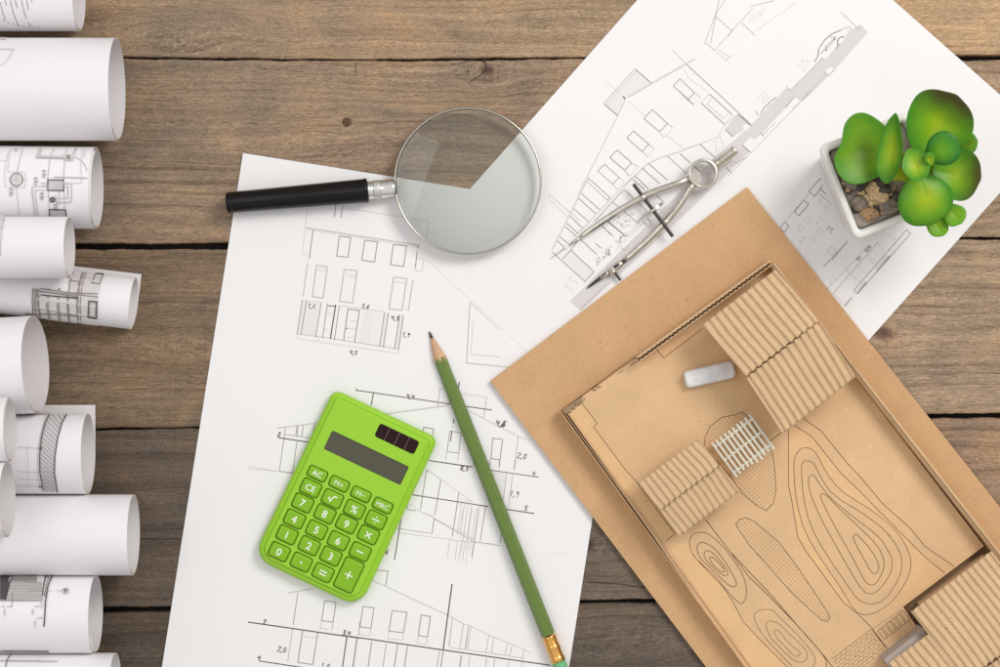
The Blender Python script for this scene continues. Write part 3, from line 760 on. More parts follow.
def d1(mb, s):
    z = Z(0, 0, 7.69)
    for a in ([(0, 10), (20, 90), (42, 160)], [(38, 0), (50, 45)], [(80, 0), (105, 110), (142, 195)], [(115, 0), (135, 65)], [(165, 0), (190, 110), (235, 205)], [(205, 0), (220, 75)], [(242, 0), (247, 14)]): ribbon(mb, s, z(a), .6, 2)
    for (x, y) in ((25, 157), (62, 174), (100, 186), (140, 196), (180, 203), (225, 207), (262, 210), (300, 213)): ribbon(mb, s, z([(x - 4, y - 1), (x + 4, y + 1)]), .9, 2)
def d2(mb, s):
    z = Z(0, 0, 4.0)
    ribbon(mb, s, z([(0, 196), (55, 197), (40, 225), (20, 250), (0, 266)]), .7, 4)
    fill4(mb, s, *z([(0, 150), (25, 150), (25, 155), (0, 155)]), 5)
def d3(mb, s):
    z = Z(0, 140, 7.41)
    R = lambda p, w=.6, m=3, c=False: ribbon(mb, s, z(p), w, m, c, 4)
    for y in range(14): R([(170 - (y * 3.4 if y < 12 else 38), 60 + y * 15), (165 - (y * 3.4 if y < 12 else 38), 67 + y * 15)], .7, 2)
    for y in range(13): R([(122 + y * 1.6, 350 + y * 16), (123 + y * 1.6, 357 + y * 16)], .8, 2)
    cir = [(123 + 47 * math.cos(t * .2618), 293 + 47 * math.sin(t * .2618)) for t in range(24)]
    fill4(mb, s, *z([(88, 262), (158, 262), (158, 325), (88, 325)]), 5)
    R(cir, .9, 2, True); R([(100, 293), (146, 293)], .5, 3); R([(123, 270), (123, 316)], .5, 3)
    for cx, cy in ((123, 252), (123, 334)): fill4(mb, s, *z([(cx - 22, cy - 8), (cx + 22, cy - 8), (cx + 22, cy + 8), (cx - 22, cy + 8)]), 5)
    R([(95, 60), (70, 110), (60, 235), (190, 240), (188, 352), (40, 345), (35, 230), (60, 110), (80, 60)], .5, 4); R([(110, 60), (118, 82), (132, 60)], 1.0, 3)
    R([(0, 150), (50, 155)], .5, 4); R([(190, 295), (215, 295)], .5, 4)
    fill4(mb, s, *z([(270, 118), (545, 125), (545, 136), (270, 130)]), 5); R([(300, 55), (270, 130), (545, 138)], .7, 3); R([(310, 60), (292, 115), (470, 122)], .6, 3)
    fill4(mb, s, *z([(475, 100), (550, 105), (545, 155), (475, 150)]), 5); fill4(mb, s, *z([(490, 112), (520, 115), (518, 145), (490, 142)]), 2, .1); R([(520, 112), (522, 145)], .8, 1)
    R([(545, 100), (565, 60)], 1.3, 3); R([(560, 125), (600, 150), (630, 185), (648, 230)], .6, 3)
    R([(400, 60), (372, 120), (355, 290), (360, 420), (365, 510)], .5, 3); R([(480, 160), (470, 290), (475, 370), (480, 510)], .55, 3); R([(620, 65), (600, 160), (605, 320), (470, 320)], .5, 4); R([(500, 60), (485, 100)], .5, 3); R([(640, 66), (622, 130)], .5, 4)
    R([(400, 275), (650, 282)], 1.0, 3); R([(355, 295), (470, 297), (472, 375), (355, 372)], 1.1, 1, True)
    for k in range(9): R([(362 + k * 12, 300), (372 + k * 12, 318 + (k % 2) * 30), (382 + k * 10, 370)], .8, 4)
    for k in range(9): R([(375 + k * 12, 520), (388 + k * 12, 570)], .8, 4)
    R([(370, 578), (365, 515), (485, 518), (492, 578)], 1.1, 1)
    for a in ([(240, 345), (355, 345)], [(262, 372), (355, 372)], [(240, 345), (238, 400), (262, 570)], [(262, 372), (262, 430), (282, 570)], [(470, 345), (505, 348), (503, 432), (415, 435)], [(472, 322), (530, 325), (528, 462), (415, 460)]): R(a, .55, 3)
    fill4(mb, s, *z([(240, 345), (262, 350), (280, 570), (260, 570)]), 6); fill4(mb, s, *z([(505, 325), (530, 325), (528, 462), (503, 462)]), 6); fill4(mb, s, *z([(425, 435), (520, 435), (520, 460), (425, 460)]), 6)
    R([(415, 400), (420, 500)], .5, 3); R([(440, 375), (440, 480)], .5, 3)
    cir = [(390 + 16 * math.cos(t * .524), 443 + 16 * math.sin(t * .524)) for t in range(12)]
    R(cir, 1.4, 1, True); fill4(mb, s, *z([(380, 434), (400, 434), (400, 452), (380, 452)]), 2); R([(360, 415), (375, 430)], .5, 3)
    for t, x, y in (('гр.4', 328, 250), ('гр.5', 268, 303), ('гр.6', 312, 415), ('гр.3', 85, 385), ('гр.5', 413, 500)):
        fill4(mb, s, *z([(x - 14, y - 30), (x + 14, y - 30), (x + 14, y + 30), (x - 14, y + 30)]), 6)
        q = z([(x, y)])[0]; stamp(mb, s, t, q[0], q[1], 4.2, -90, 1, .008, .25)
    R([(300, 320), (330, 318), (350, 330)], .5, 3); R([(315, 330), (325, 345), (345, 322)], .5, 3); R([(676, 608), (684, 612)], .9, 1)
def d4(mb, s):
    z = Z(0, 160, 3.704)
    fill4(mb, s, *z([(0, 190), (14, 192), (8, 290), (0, 290)]), 5)
    ribbon(mb, s, z([(18, 210), (8, 250), (4, 300), (2, 355)]), .6, 3)
def d5(mb, s):
    z = Z(0, 255, 7.143)
    R = lambda p, w=1.1, m=2, c=False: ribbon(mb, s, z(p), w, m, c, 5)
    fill4(mb, s, *z([(495, 115), (740, 132), (700, 300), (490, 265)]), 5); fill4(mb, s, *z([(235, 240), (560, 280), (560, 500), (245, 440)]), 5); fill4(mb, s, *z([(560, 290), (700, 300), (700, 515), (560, 498)]), 5)
    fill4(mb, s, *z([(235, 240), (275, 243), (280, 440), (240, 438)]), 3, .05)
    for a in ([(235, 240), (230, 340), (240, 438)], [(262, 240), (250, 350), (262, 440)], [(275, 243), (270, 340), (285, 440)], [(235, 250), (560, 300)], [(285, 262), (560, 285), (700, 300)], [(285, 240), (480, 268), (555, 272), (695, 278)],
              [(495, 155), (515, 185), (565, 190)], [(525, 118), (505, 170), (492, 262)], [(570, 190), (553, 270)], [(600, 122), (568, 220), (555, 360), (560, 498)], [(615, 124), (585, 220), (572, 360), (578, 500)], [(590, 122), (558, 220)], [(685, 130), (655, 198), (712, 205), (740, 135)]): R(a)
    R([(685, 132), (740, 135)], 1.1, 1)
    R([(290, 285), (560, 310)], 1.2, 1); R([(340, 420), (555, 438)], 1.1, 2)
    for x in (285, 340, 352, 410, 422, 480, 490, 548): R([(x, 290), (x - 8 if x < 400 else x, 360), (x + 10, 470 + (x - 285) * .09)], .9, 2)
    R([(290, 418), (345, 424)], 1.1, 2); R([(635, 330), (630, 445), (688, 452), (692, 335)], 1.3, 1, True); R([(650, 345), (645, 435), (676, 440), (680, 348)], .6, 3, True)
    for x in (350, 425): R([(x - 14, 250), (x, 242), (x + 10, 254)], .7, 1)
    R([(180, 420), (235, 428)], 1.6, 2)
    mb.face([mb.vert(s.p(*q, .4)) for q in z([(742, 133), (990, 150), (995, 155), (740, 140)])][::-1], 0) if False else None
def d8(mb, s):
    z = Z(0, 390, 6.06)
    R = lambda p, w=.8, m=2, c=False: ribbon(mb, s, z(p), w, m, c, 5)
    A = [(302, 142), (275, 200), (252, 290), (241, 400), (242, 500), (262, 612)]; B = [(405, 145), (375, 200), (350, 290), (333, 400), (330, 500), (348, 620)]
    R(A, 1.0, 1); R(B, 1.1, 1); R([(290, 140), (262, 210), (240, 300), (228, 400), (230, 500), (245, 610)], .45, 3); R([(95, 145), (290, 142)], .6, 2)
    import bisect
    def at(C, y):
        for (x0, y0), (x1, y1) in zip(C[:-1], C[1:]):
            if y0 <= y <= y1: return x0 + (x1 - x0) * (y - y0) / (y1 - y0)
        return C[-1][0] if y > C[-1][1] else C[0][0]
    for k in range(44):
        y0 = 80 + (k // 2) * 25 + (k % 2) * 8; y1 = y0 + 80
        if y1 <= 150: continue
        ya = max(y0, 146); yb = min(y1, 616)
        if yb - ya < 6: continue
        f0 = (ya - y0) / 80.0; f1 = (yb - y0) / 80.0
        R([(at(A, ya) + (at(B, ya) - at(A, ya)) * f0, ya), (at(A, yb) + (at(B, yb) - at(A, yb)) * f1, yb)], .5, 2)
    for y in (352, 498, 542, 585): R([(110, y - 6), (240, y + 2)], .45, 3)
    for y in (352, 585): R([(235, y), (258, y + 2)], 1.2, 1)
    R([(170, 340), (170, 605)], .4, 4)
def d11(mb, s):
    z = Z(0, 560, 6.23)
    R = lambda p, w=.7, m=2, c=False: ribbon(mb, s, z(p), w, m, c, 5)
    fill4(mb, s, *z([(0, 92), (60, 92), (35, 245), (0, 245)]), 1); fill4(mb, s, *z([(80, 95), (275, 100), (262, 250), (38, 245)]), 5)
    for k in range(19):
        for j in range(12):
            x = 60 + k * 12 + (j % 2) * 6 - j * .8; y = 140 + j * 9
            if 45 < x < 262: R([(x - 2, y), (x + 4, y + 4)], .6, 1)
    for k in range(5): R([(70, 98 + k * 8), (230, 102 + k * 8)], .6, 2)
    R([(85, 92), (60, 140), (38, 245)], 1.2, 1); R([(290, 95), (272, 150), (262, 245)], 1.1, 1); R([(328, 95), (300, 160), (285, 260), (275, 415)], 1.2, 1); R([(310, 95), (290, 150), (278, 230)], .9, 2)
    R([(0, 252), (262, 252)], .8, 2); R([(265, 225), (262, 300)], 1.6, 5); R([(180, 192), (325, 192)], .45, 3); R([(348, 192), (385, 192)], .45, 3)
    R([(409 + 20 * math.cos(t * .45), 192 + 18 * math.sin(t * .45)) for t in range(14)], .6, 2, True); R([(402, 186), (416, 186), (409, 198)], .9, 1, True)
    for x, y, t in ((30, 330, '+2.000'), (205, 325, '0.000'), (218, 400, '-0.300')):
        q = z([(x, y)])[0]; stamp(mb, s, t, q[0], q[1], 2.6, -90, 2, .006, .3)
    for a in ([(10, 290), (28, 290), (20, 282)], [(45, 290), (75, 290), (68, 282)], [(75, 290), (78, 200)], [(215, 290), (245, 290), (240, 282)], [(228, 362), (262, 362), (255, 352)]): R(a, .5, 2)
    R([(0, 570), (305, 572)], .9, 1)
def d12(mb, s):
    z = Z(0, 560, 6.23)
    ribbon(mb, s, z([(70, 582), (45, 620), (35, 667)]), .8, 1); ribbon(mb, s, z([(0, 627), (360, 632)]), .6, 2); ribbon(mb, s, z([(240, 622), (240, 638)]), .5, 2)

roll('topmost paper roll, printed with thin curved lines, cut by the top edge', 79, -6, 37, 37, 0, draw=d1, tel=1.0)
roll('wide plain white paper roll below the topmost one, longest of the upper rolls', 117, 89, 51, 51, 0, draw=d2, tel=1.4)
roll('paper roll printed with a grey circle, hatched boxes and small lettering', 96.5, 187.5, 41, 41, .6, draw=d3, tel=3.0, turns=1.6, start=-120)
roll('plain narrow paper roll lying on top of the circle roll and the window roll', 69.5, 247, 30.5, 86, 0, draw=d4, tel=1.0, L=380)
roll('slanting paper roll printed with grey windows and a door, with a blank end', 133, 303, 26.5, 26.5, 6.8, draw=d5, tail=3.0, tel=-2.0, turns=1.7)
roll('large blank paper roll under the window roll, its end turned to the right', 35.5, 364, 48.5, 57, -3.0, tel=1.5, L=120, tilt=4.6)
roll('short small blank roll lying on the hatched roll, under the large blank one', 10, 429, 31.5, 112, -1.5, tel=1.0, L=330, turns=1.8)
roll('paper roll printed with a diagonally hatched band, its lower sheet sticking out', 88, 453.5, 40.5, 40.5, 0, draw=d8, tail=6.0, tel=-.6, L=400)
roll('small blank roll resting between the hatched roll and the long blank roll', 7.5, 499, 37, 112, -1.0, tel=1.0, L=330)
roll('longest blank paper roll, below the hatched roll, near the lower left', 133.5, 534.5, 40.5, 40.5, 0, tel=1.0)
roll('paper roll printed with a dark patterned wall section and a small circle mark', 95.5, 613.5, 39.5, 39.5, 0, draw=d11, tel=3.5, turns=1.5, start=-60)
roll('lowest paper roll, lightly ruled, cut by the bottom edge', 115, 693, 40.5, 40.5, 0, draw=d12, tel=1.2)

# ------------------------------------------------------------------ kraft sheet and cardboard model
Zb = 6.0          # top of the kraft sheet
mb = MB()
B = [(490, 381), (747, 187), (1022, 535), (765, 745)]
poly = [W(x, y, Zb) for x, y in B]
def rnd(poly, r=2.0, n=3):
    out = []
    m = len(poly)
    for i in range(m):
        p = Vector(poly[i][:2]); a = Vector(poly[i - 1][:2]); b = Vector(poly[(i + 1) % m][:2])
        da = (a - p).normalized() * r; db = (b - p).normalized() * r
        for k in range(n + 1):
            t = k / n
            out.append(tuple(p + da * (1 - t) ** 2 + db * t ** 2))
    return out
mb.prism(rnd([(p.x, p.y) for p in poly], 1.0), 2.4, Zb)
o = mb.build('cardboard_sheet', K_board, None, origin=(W(750, 450).x, W(750, 450).y, 2.4))
tag(o, 'large flat brown kraft cardboard sheet lying under the cardboard house model', 'cardboard')

ZF = 22.0         # top of the model's floor
model = thing('architectural_model', (W(790, 470).x, W(790, 470).y, Zb + .05),
              'brown cardboard architectural model in a shallow tray with corrugated roofs and a contoured garden', 'model')
# tray bottom with a narrow flange to the lower left
mb = MB()
pl = [W(x, y, 8) for x, y in ((556, 413), (562, 409), (769, 262), (1010, 558), (790, 722), (741, 672))]
mb.prism([(p.x, p.y) for p in pl], Zb + .1, 8.0)
mb.build('tray_bottom', K_board, model)

# floor (a thick sheet with a notch for the corner house)
mb = MB(); fs = Flat(ZF)
FL = [(567, 412.5), (583, 401.2), (582, 396.8), (637, 357.8), (639, 361.5), (770, 266.5), (786, 287), (984, 546), (903, 607), (917, 627), (889, 651), (905, 673), (850, 720), (783, 716), (744, 667)]
fl_poly = [W(x, y, ZF) for x, y in FL]
mb.prism([(p.x, p.y) for p in fl_poly], 15.0, ZF)
# brighter strips of board (thin relief pieces laid flush)
for k, pg in enumerate(([(569, 412), (582.5, 404), (597, 423.5), (593.5, 427), (638, 484), (675, 534), (666, 541.5), (653, 528)],
           [(664, 343), (697, 331), (701, 329), (663.5, 358), (655, 347.5)],
           [(666, 541.5), (690, 545), (720, 583), (745, 625), (790, 667), (795, 690), (762, 690), (744, 667)],
           [(793, 425), (812, 437), (840.5, 473), (860, 491.5), (886, 518), (924, 556), (944, 573), (903, 604), (880, 612), (905, 585), (912, 565), (905, 545), (893, 530), (855, 500), (838, 488), (826, 473), (817, 454), (808, 447.6), (796, 452), (793, 465), (794, 500), (815, 550), (850, 600), (862, 614), (858, 614), (843, 602), (806, 551), (797.8, 537), (791.7, 500), (788.7, 486), (788.4, 430)])):
    fill(mb, fs, pg, 1, .04 + .01 * k)
R = lambda pts, w=.55, m=2, closed=False: ribbon(mb, fs, pts, w, m, closed, 30)
def smooth_loop(pts, closed=True, it=1):
    for _ in range(it):
        q = []
        n = len(pts)
        for i in range(n if closed else n - 1):
            a = pts[i]; b = pts[(i + 1) % n]
            q += [(a[0] * .75 + b[0] * .25, a[1] * .75 + b[1] * .25), (a[0] * .25 + b[0] * .75, a[1] * .25 + b[1] * .75)]
        if not closed: q = [pts[0]] + q + [pts[-1]]
        pts = q
    return pts
z7 = Z(780, 430, 2.814); z8 = Z(620, 480, 3.568); z6 = Z(620, 400, 4.17); zB = Z(740, 587, 8.34); zC = Z(820, 567, 5.556); zD = Z(550, 370, 6.667); zE = Z(630, 310, 6.667)
R([(788.4, 427), (788.7, 486), (791.7, 500), (797.8, 537), (806, 551), (843, 602), (858, 614), (872, 628), (889, 651)])
R([(802, 417.7), (821, 430.8), (848.8, 465), (860, 476.5), (883, 504), (909.7, 527.7), (925.7, 547), (954, 566)])
R([(792.5, 424), (812, 436.8), (840.5, 472.8), (860, 491.5), (886, 518), (924, 556), (944.5, 573)])
for c in ([(38, 100), (42, 72), (60, 50), (85, 50), (105, 68), (130, 120), (165, 165), (200, 190), (265, 230), (330, 285), (360, 335), (371, 375), (360, 420), (320, 480), (280, 510), (240, 523), (210, 510), (175, 450), (120, 370), (70, 290), (45, 200)],
          [(60, 110), (62, 90), (80, 85), (97, 95), (115, 135), (150, 185), (235, 235), (300, 285), (335, 335), (345, 375), (335, 420), (295, 480), (255, 492), (220, 480), (185, 430), (130, 350), (85, 270), (65, 190)],
          [(78, 140), (85, 127), (95, 125), (110, 150), (140, 190), (200, 240), (280, 300), (305, 340), (317, 365), (312, 405), (280, 450), (258, 463), (235, 455), (205, 410), (160, 330), (115, 250), (85, 180)],
          [(112, 185), (118, 178), (130, 182), (160, 215), (225, 275), (275, 325), (294, 365), (290, 400), (270, 433), (255, 438), (238, 425), (205, 360), (165, 290), (130, 225)],
          [(205, 298), (212, 293), (222, 298), (255, 335), (278, 375), (278, 395), (268, 406), (255, 398), (235, 360), (212, 320)]):
    R(smooth_loop(z7(c)), .5, 2, True)
for c in ([(248, 230), (250, 205), (270, 188), (300, 185), (335, 205), (380, 250), (430, 320), (450, 370), (453, 410), (440, 442), (425, 440), (385, 400), (340, 340), (280, 290), (255, 260)],
          [(273, 245), (280, 225), (300, 222), (335, 240), (375, 290), (410, 350), (418, 375), (405, 383), (380, 370), (330, 320), (285, 280)],
          [(298, 262), (310, 250), (330, 258), (360, 290), (385, 325), (385, 340), (370, 342), (340, 320), (305, 285)],
          [(318, 280), (325, 272), (342, 284), (368, 312), (375, 330), (357, 325), (332, 302)]):
    R(smooth_loop(z8(c)), .5, 2, True)
R(z8([(305, 140), (400, 265), (460, 345)]) + zB([(235, 68), (450, 290), (560, 410), (690, 560), (900, 830)])); R(z8([(400, 262), (465, 332)]) + zB([(237, 40), (470, 310), (680, 550), (720, 610), (720, 700)]))
R(z8([(280, 290), (370, 385), (400, 430), (440, 505), (480, 550), (530, 600), (610, 680)]))
R(smooth_loop(zB([(440, 667), (210, 430), (140, 320), (115, 250), (120, 220), (170, 187), (270, 187), (330, 250), (520, 440), (600, 540), (630, 600), (625, 640), (570, 720)]), False), .5)
R(smooth_loop(zB([(215, 320), (225, 290), (255, 280), (320, 300), (400, 380), (530, 500), (565, 560), (560, 600), (520, 630), (460, 620), (400, 570), (290, 460), (240, 400)])), .5, 2, True)
R(smooth_loop(zB([(282, 375), (300, 355), (330, 370), (380, 440), (440, 500), (500, 540), (505, 560), (480, 580), (450, 575), (390, 510), (310, 430)])), .5, 2, True)
def inside(p, poly):
    c = False; n = len(poly)
    for i in range(n):
        a = poly[i]; b = poly[i - 1]
        if (a[1] > p[1]) != (b[1] > p[1]) and p[0] < (b[0] - a[0]) * (p[1] - a[1]) / (b[1] - a[1]) + a[0]: c = not c
    return c
P1 = z8([(413, 160), (425, 140), (450, 135), (480, 148), (570, 225), (640, 320), (740, 470), (750, 490), (740, 505), (720, 500), (620, 410), (540, 320), (460, 230)])
P2 = z6([(355, 155), (375, 110), (425, 72), (480, 62), (510, 50), (545, 80), (600, 180), (635, 220), (645, 280), (650, 380), (640, 430), (610, 462), (570, 440), (510, 390), (470, 330), (350, 200)])
for P in (P1, P2):
    R(P, .6, 2, True)
    xs = [p[0] for p in P]; ys = [p[1] for p in P]
    j = 0; y = min(ys)
    while y < max(ys):
        x = min(xs) + (j % 2) * 2.3
        while x < max(xs):
            if all(inside((x + dx, y + dy), P) for dx, dy in ((1.2, 0), (-1.2, 0), (0, 1.2), (0, -1.2))):
                mb.face([mb.vert(fs.p(x + .72 * math.cos(t * 1.0472), y + .72 * math.sin(t * 1.0472), .14)) for t in range(6)][::-1], 4)
            x += 4.6
        y += 2.25; j += 1
# stone paving, stepping stones, engraved lines
R(zC([(62, 515), (285, 345)])); R(zC([(390, 475), (285, 345)]))
v0 = zC([(285, 345)])[0]; du = (-.795, .607); dv = (.60, .80)
for k in range(9):
    t = k * 3.1; a = (v0[0] + dv[0] * t, v0[1] + dv[1] * t); ln = 50
    R([a, (a[0] + du[0] * ln, a[1] + du[1] * ln)], .38, 3)
    for q in range(8):
        s0 = q * 6.5 + (k % 2) * 3.2
        if s0 > ln or k == 8: continue
        b = (a[0] + du[0] * s0, a[1] + du[1] * s0)
        R([b, (b[0] + dv[0] * 3.1, b[1] + dv[1] * 3.1)], .32, 3)
for k in range(6):
    x = 320 + k * 25; y = 352 - k * 19.5
    R(zC([(x, y), (x + 17, y - 12), (x + 55, y + 40), (x + 38, y + 52)]), .5, 2, True)
R(zC([(290, 345), (455, 235)]), .4, 3)
R([(770, 441), (824, 400)], .6); R([(870, 560)] * 2)
R(zD([(120, 232), (215, 225), (315, 355), (290, 380), (505, 667), (590, 760)]), .5); R([(638, 484), (675, 534), (666, 541)], .5)
R(zE([(165, 245), (225, 320), (480, 125)]), .55); R(zD([(450, 30), (490, 0)]), .5); R(zE([(0, 370), (45, 345)]), .5); R(zD([(220, 165), (440, 0), (560, -85)]), .6)
R(zD([(75, 275), (215, 170)]), 1.4, 2); R(zD([(270, 130), (320, 95)]), 1.4, 2)
for (a, b) in (((120, 290), (240, 190)), ((285, 140), (342, 103))):
    n = 9 if b[0] > 200 and a[0] < 200 else 4
    for k in range(n):
        t = k / n; t2 = (k + .55) / n
        R(zD([(a[0] + (b[0] - a[0]) * t, a[1] + (b[1] - a[1]) * t + (k % 2) * 6), (a[0] + (b[0] - a[0]) * t2, a[1] + (b[1] - a[1]) * t2 + (k % 2) * 6 - 6)]), 1.1, 2)
mb.build('garden_floor', [K_floor, K_strip, I_burn, I_burn2, K_dot], model)

# tray walls, real corrugated board: two liners and a fluted core
def cwall(mb, p0, p1, thick, z0, z1, flute, period=5.2, lo=.85, core=.45, dep=.6):
    """p0,p1: photo positions of the outer top edge; thickness to the right of p0->p1 as seen from above"""
    a = W(*p0, z1); b = W(*p1, z1)
    d = Vector((b.x - a.x, b.y - a.y, 0)); Ld = d.length; d.normalize(); n = Vector((d.y, -d.x, 0))
    def box(o0, o1, za, zb):
        q = [a + n * o0, b + n * o0, b + n * o1, a + n * o1]
        mb.prism([(v.x, v.y) for v in q], za, zb)
    lin = .85 if flute else .7
    box(0, lo, z0, z1); box(thick - lin, thick, z0, z1)
    if flute:
        k = int(Ld / period * 8); mid = (lo + thick - lin) / 2; amp = (thick - lin - lo) / 2 - .2
        for sgn in (0,):
            L0 = []; L1 = []
            for i in range(k + 1):
                s_ = Ld * i / k; off = mid + amp * math.sin(2 * math.pi * s_ / period)
                zt = z1 - .3 + .2 * math.sin(i * 1.7)
                q = a + d * s_ + n * (off - core); r = a + d * s_ + n * (off + core)
                L0.append((mb.vert((q.x, q.y, z0)), mb.vert((q.x, q.y, zt)))); L1.append((mb.vert((r.x, r.y, z0)), mb.vert((r.x, r.y, zt))))
            for i in range(k):
                mb.face((L0[i][0], L0[i + 1][0], L0[i + 1][1], L0[i][1])); mb.face((L1[i][0], L1[i][1], L1[i + 1][1], L1[i + 1][0]))
                mb.face((L0[i][1], L0[i + 1][1], L1[i + 1][1], L1[i][1]), 1)
    else:
        m_ = (lo + thick - lin) / 2; box(m_ - core, m_ + core, z0, z1 - dep)
ZH = 44.0
mb = MB(); cwall(mb, (637, 356.5), (769.5, 260), 5.6, 8.05, ZH, True, 5.2, 2.0, .42); mb.build('tray_wall', [K_wall, K_edge], model)
mb = MB(); cwall(mb, (774.5, 262.5), (1012, 567), 5.2, 8.05, ZH - 6, False, 5.2, 2.4, .35); mb.build('tray_wall', [K_wall, K_edge], model)
mb = MB(); cwall(mb, (752, 677), (560.5, 412), 5.4, 8.05, ZF + 1.8, False, 5.2, .8, .5, 2.5); mb.build('tray_wall', [K_wall, K_edge], model)
mb = MB(); cwall(mb, (562.5, 410.5), (583, 396), 4.0, 8.05, ZF + .8, False); mb.build('tray_wall', [K_wall, K_edge], model)

def corr_panel(mb, c00, c10, c01, period, amp, z00, z01, th=1.0, ragged=.5, seed=1, extra=None):
    """c00->c10 runs along the ridge, c00->c01 down the slope (photo corners); z at both ends of the slope"""
    rg = random.Random(seed)
    A = W(*c00, z00); Bv = W(*c10, z00); C = W(*c01, z01)
    U = Bv - A; V = C - A; Lu = U.length; Lv = V.length
    nu = int(Lu / period * 12); nv = max(10, int(Lv / 2.5))
    ph = rg.random() * 2
    jag = [rg.uniform(-ragged, ragged) for _ in range(nu + 1)]; jag2 = [rg.uniform(-ragged, ragged) for _ in range(nu + 1)]
    T = []; Bt = []
    for i in range(nu + 1):
        rt = []; rb = []
        for j in range(nv + 1):
            u = i / nu; v = j / nv
            wob = noise.noise(Vector((u * 2.2 + seed, v * 1.5, seed * 3.3)))
            s_ = u * Lu + wob * 1.5
            w0 = math.sin(2 * math.pi * s_ / period + ph)
            zz = amp * (w0 + .12 * math.sin(4 * math.pi * s_ / period)) + .35 * noise.noise(Vector((u * 14, v * 9, seed + 4.0))) + .12 * noise.noise(Vector((u * 60, v * 60, seed)))
            p = A + U * u + V * v
            if j == 0: p = p + V.normalized() * jag[i] + V.normalized() * (.35 - .45 * w0)
            if j == nv: p = p + V.normalized() * jag2[i]
            p = Vector((p.x, p.y, p.z + zz))
            rt.append(mb.vert(p)); rb.append(mb.vert((p.x, p.y, p.z - th)))
        T.append(rt); Bt.append(rb)
    for i in range(nu):
        for j in range(nv):
            mb.face((T[i][j], T[i][j + 1], T[i + 1][j + 1], T[i + 1][j]), 0, True)
            mb.face((Bt[i][j], Bt[i + 1][j], Bt[i + 1][j + 1], Bt[i][j + 1]), 0, True)
        mb.face((T[i][0], T[i + 1][0], Bt[i + 1][0], Bt[i][0]), 1); mb.face((T[i + 1][nv], T[i][nv], Bt[i][nv], Bt[i + 1][nv]), 1)
    for j in range(nv):
        mb.face((T[0][j + 1], T[0][j], Bt[0][j], Bt[0][j + 1]), 1); mb.face((T[nu][j], T[nu][j + 1], Bt[nu][j + 1], Bt[nu][j]), 1)

def house(wall_poly, zt, name='house'):
    mb = MB()
    q = [W(x, y, zt) for x, y in wall_poly]
    mb.prism([(p.x, p.y) for p in q], 8.2 if zt > 60 else ZF + .05, zt)
    return mb.build(name, K_wall, model)
ZR, ZE = 74.0, 63.0
# large roof
h1 = house([(715, 329), (768, 283), (846, 376), (786, 417)], ZE - 6)
mb = MB(); corr_panel(mb, (745.5, 376.5), (819, 321), (702.5, 324.5), 7.7, 1.35, ZR + 1.2, ZE, seed=1)
recalc(mb.build('roof_panel', [K_roof, K_edge], h1))
mb = MB(); corr_panel(mb, (819, 320.5), (746, 377.5), (855.5, 377), 7.7, 1.35, ZR - 1.4, ZE - 1, seed=2)
recalc(mb.build('roof_panel', [K_roof, K_edge], h1))
# small roof
h2 = house([(649, 486), (700, 448), (729, 488), (683, 522)], 42)
mb = MB(); corr_panel(mb, (660.5, 510.5), (720, 466), (638, 483), 6.6, 1.1, 57, 50, seed=3)
recalc(mb.build('roof_panel', [K_roof, K_edge], h2))
mb = MB(); corr_panel(mb, (720, 465), (660, 510), (739.5, 491.5), 6.6, 1.1, 54.6, 48, seed=4)
recalc(mb.build('roof_panel', [K_roof, K_edge], h2))
# corner house
mb = MB()
q = [W(x, y, 54) for x, y in ((990, 558), (924, 607), (936, 629), (898, 664), (935, 715), (1045, 640))]
mb.prism([(p.x, p.y) for p in q], 10.05, 54); h3 = mb.build('house', K_wall, model)
mb = MB(); corr_panel(mb, (1046, 621), (965, 682), (991.5, 551), 7.2, 1.25, 72, 60, seed=5)
recalc(mb.build('roof_panel', [K_roof, K_edge], h3))
mb = MB(); corr_panel(mb, (970, 680), (926, 712), (932.5, 631), 7.2, 1.25, 70.6, 62.8, seed=6)
recalc(mb.build('roof_panel', [K_roof, K_edge], h3))
mb = MB(); corr_panel(mb, (927, 712.5), (1047, 621.5), (967, 768), 7.2, 1.25, 69.2, 58, seed=7)
recalc(mb.build('roof_panel', [K_roof, K_edge], h3))
M_grey = mat('pale_grey_card', (0.46, 0.40, 0.35), 0.9, spec=.02)[0]
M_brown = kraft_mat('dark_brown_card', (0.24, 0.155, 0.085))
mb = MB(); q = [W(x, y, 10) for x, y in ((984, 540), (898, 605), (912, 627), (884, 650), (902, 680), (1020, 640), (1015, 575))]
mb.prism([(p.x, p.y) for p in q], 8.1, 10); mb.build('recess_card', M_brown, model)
mb = MB()
q = [W(x, y, 50) for x, y in ((923.5, 628.5), (927, 636), (889, 667), (884, 659.5))]
mb.prism([(p.x, p.y) for p in q], 10.06, 50); mb.build('wall_strip', M_grey, h3)
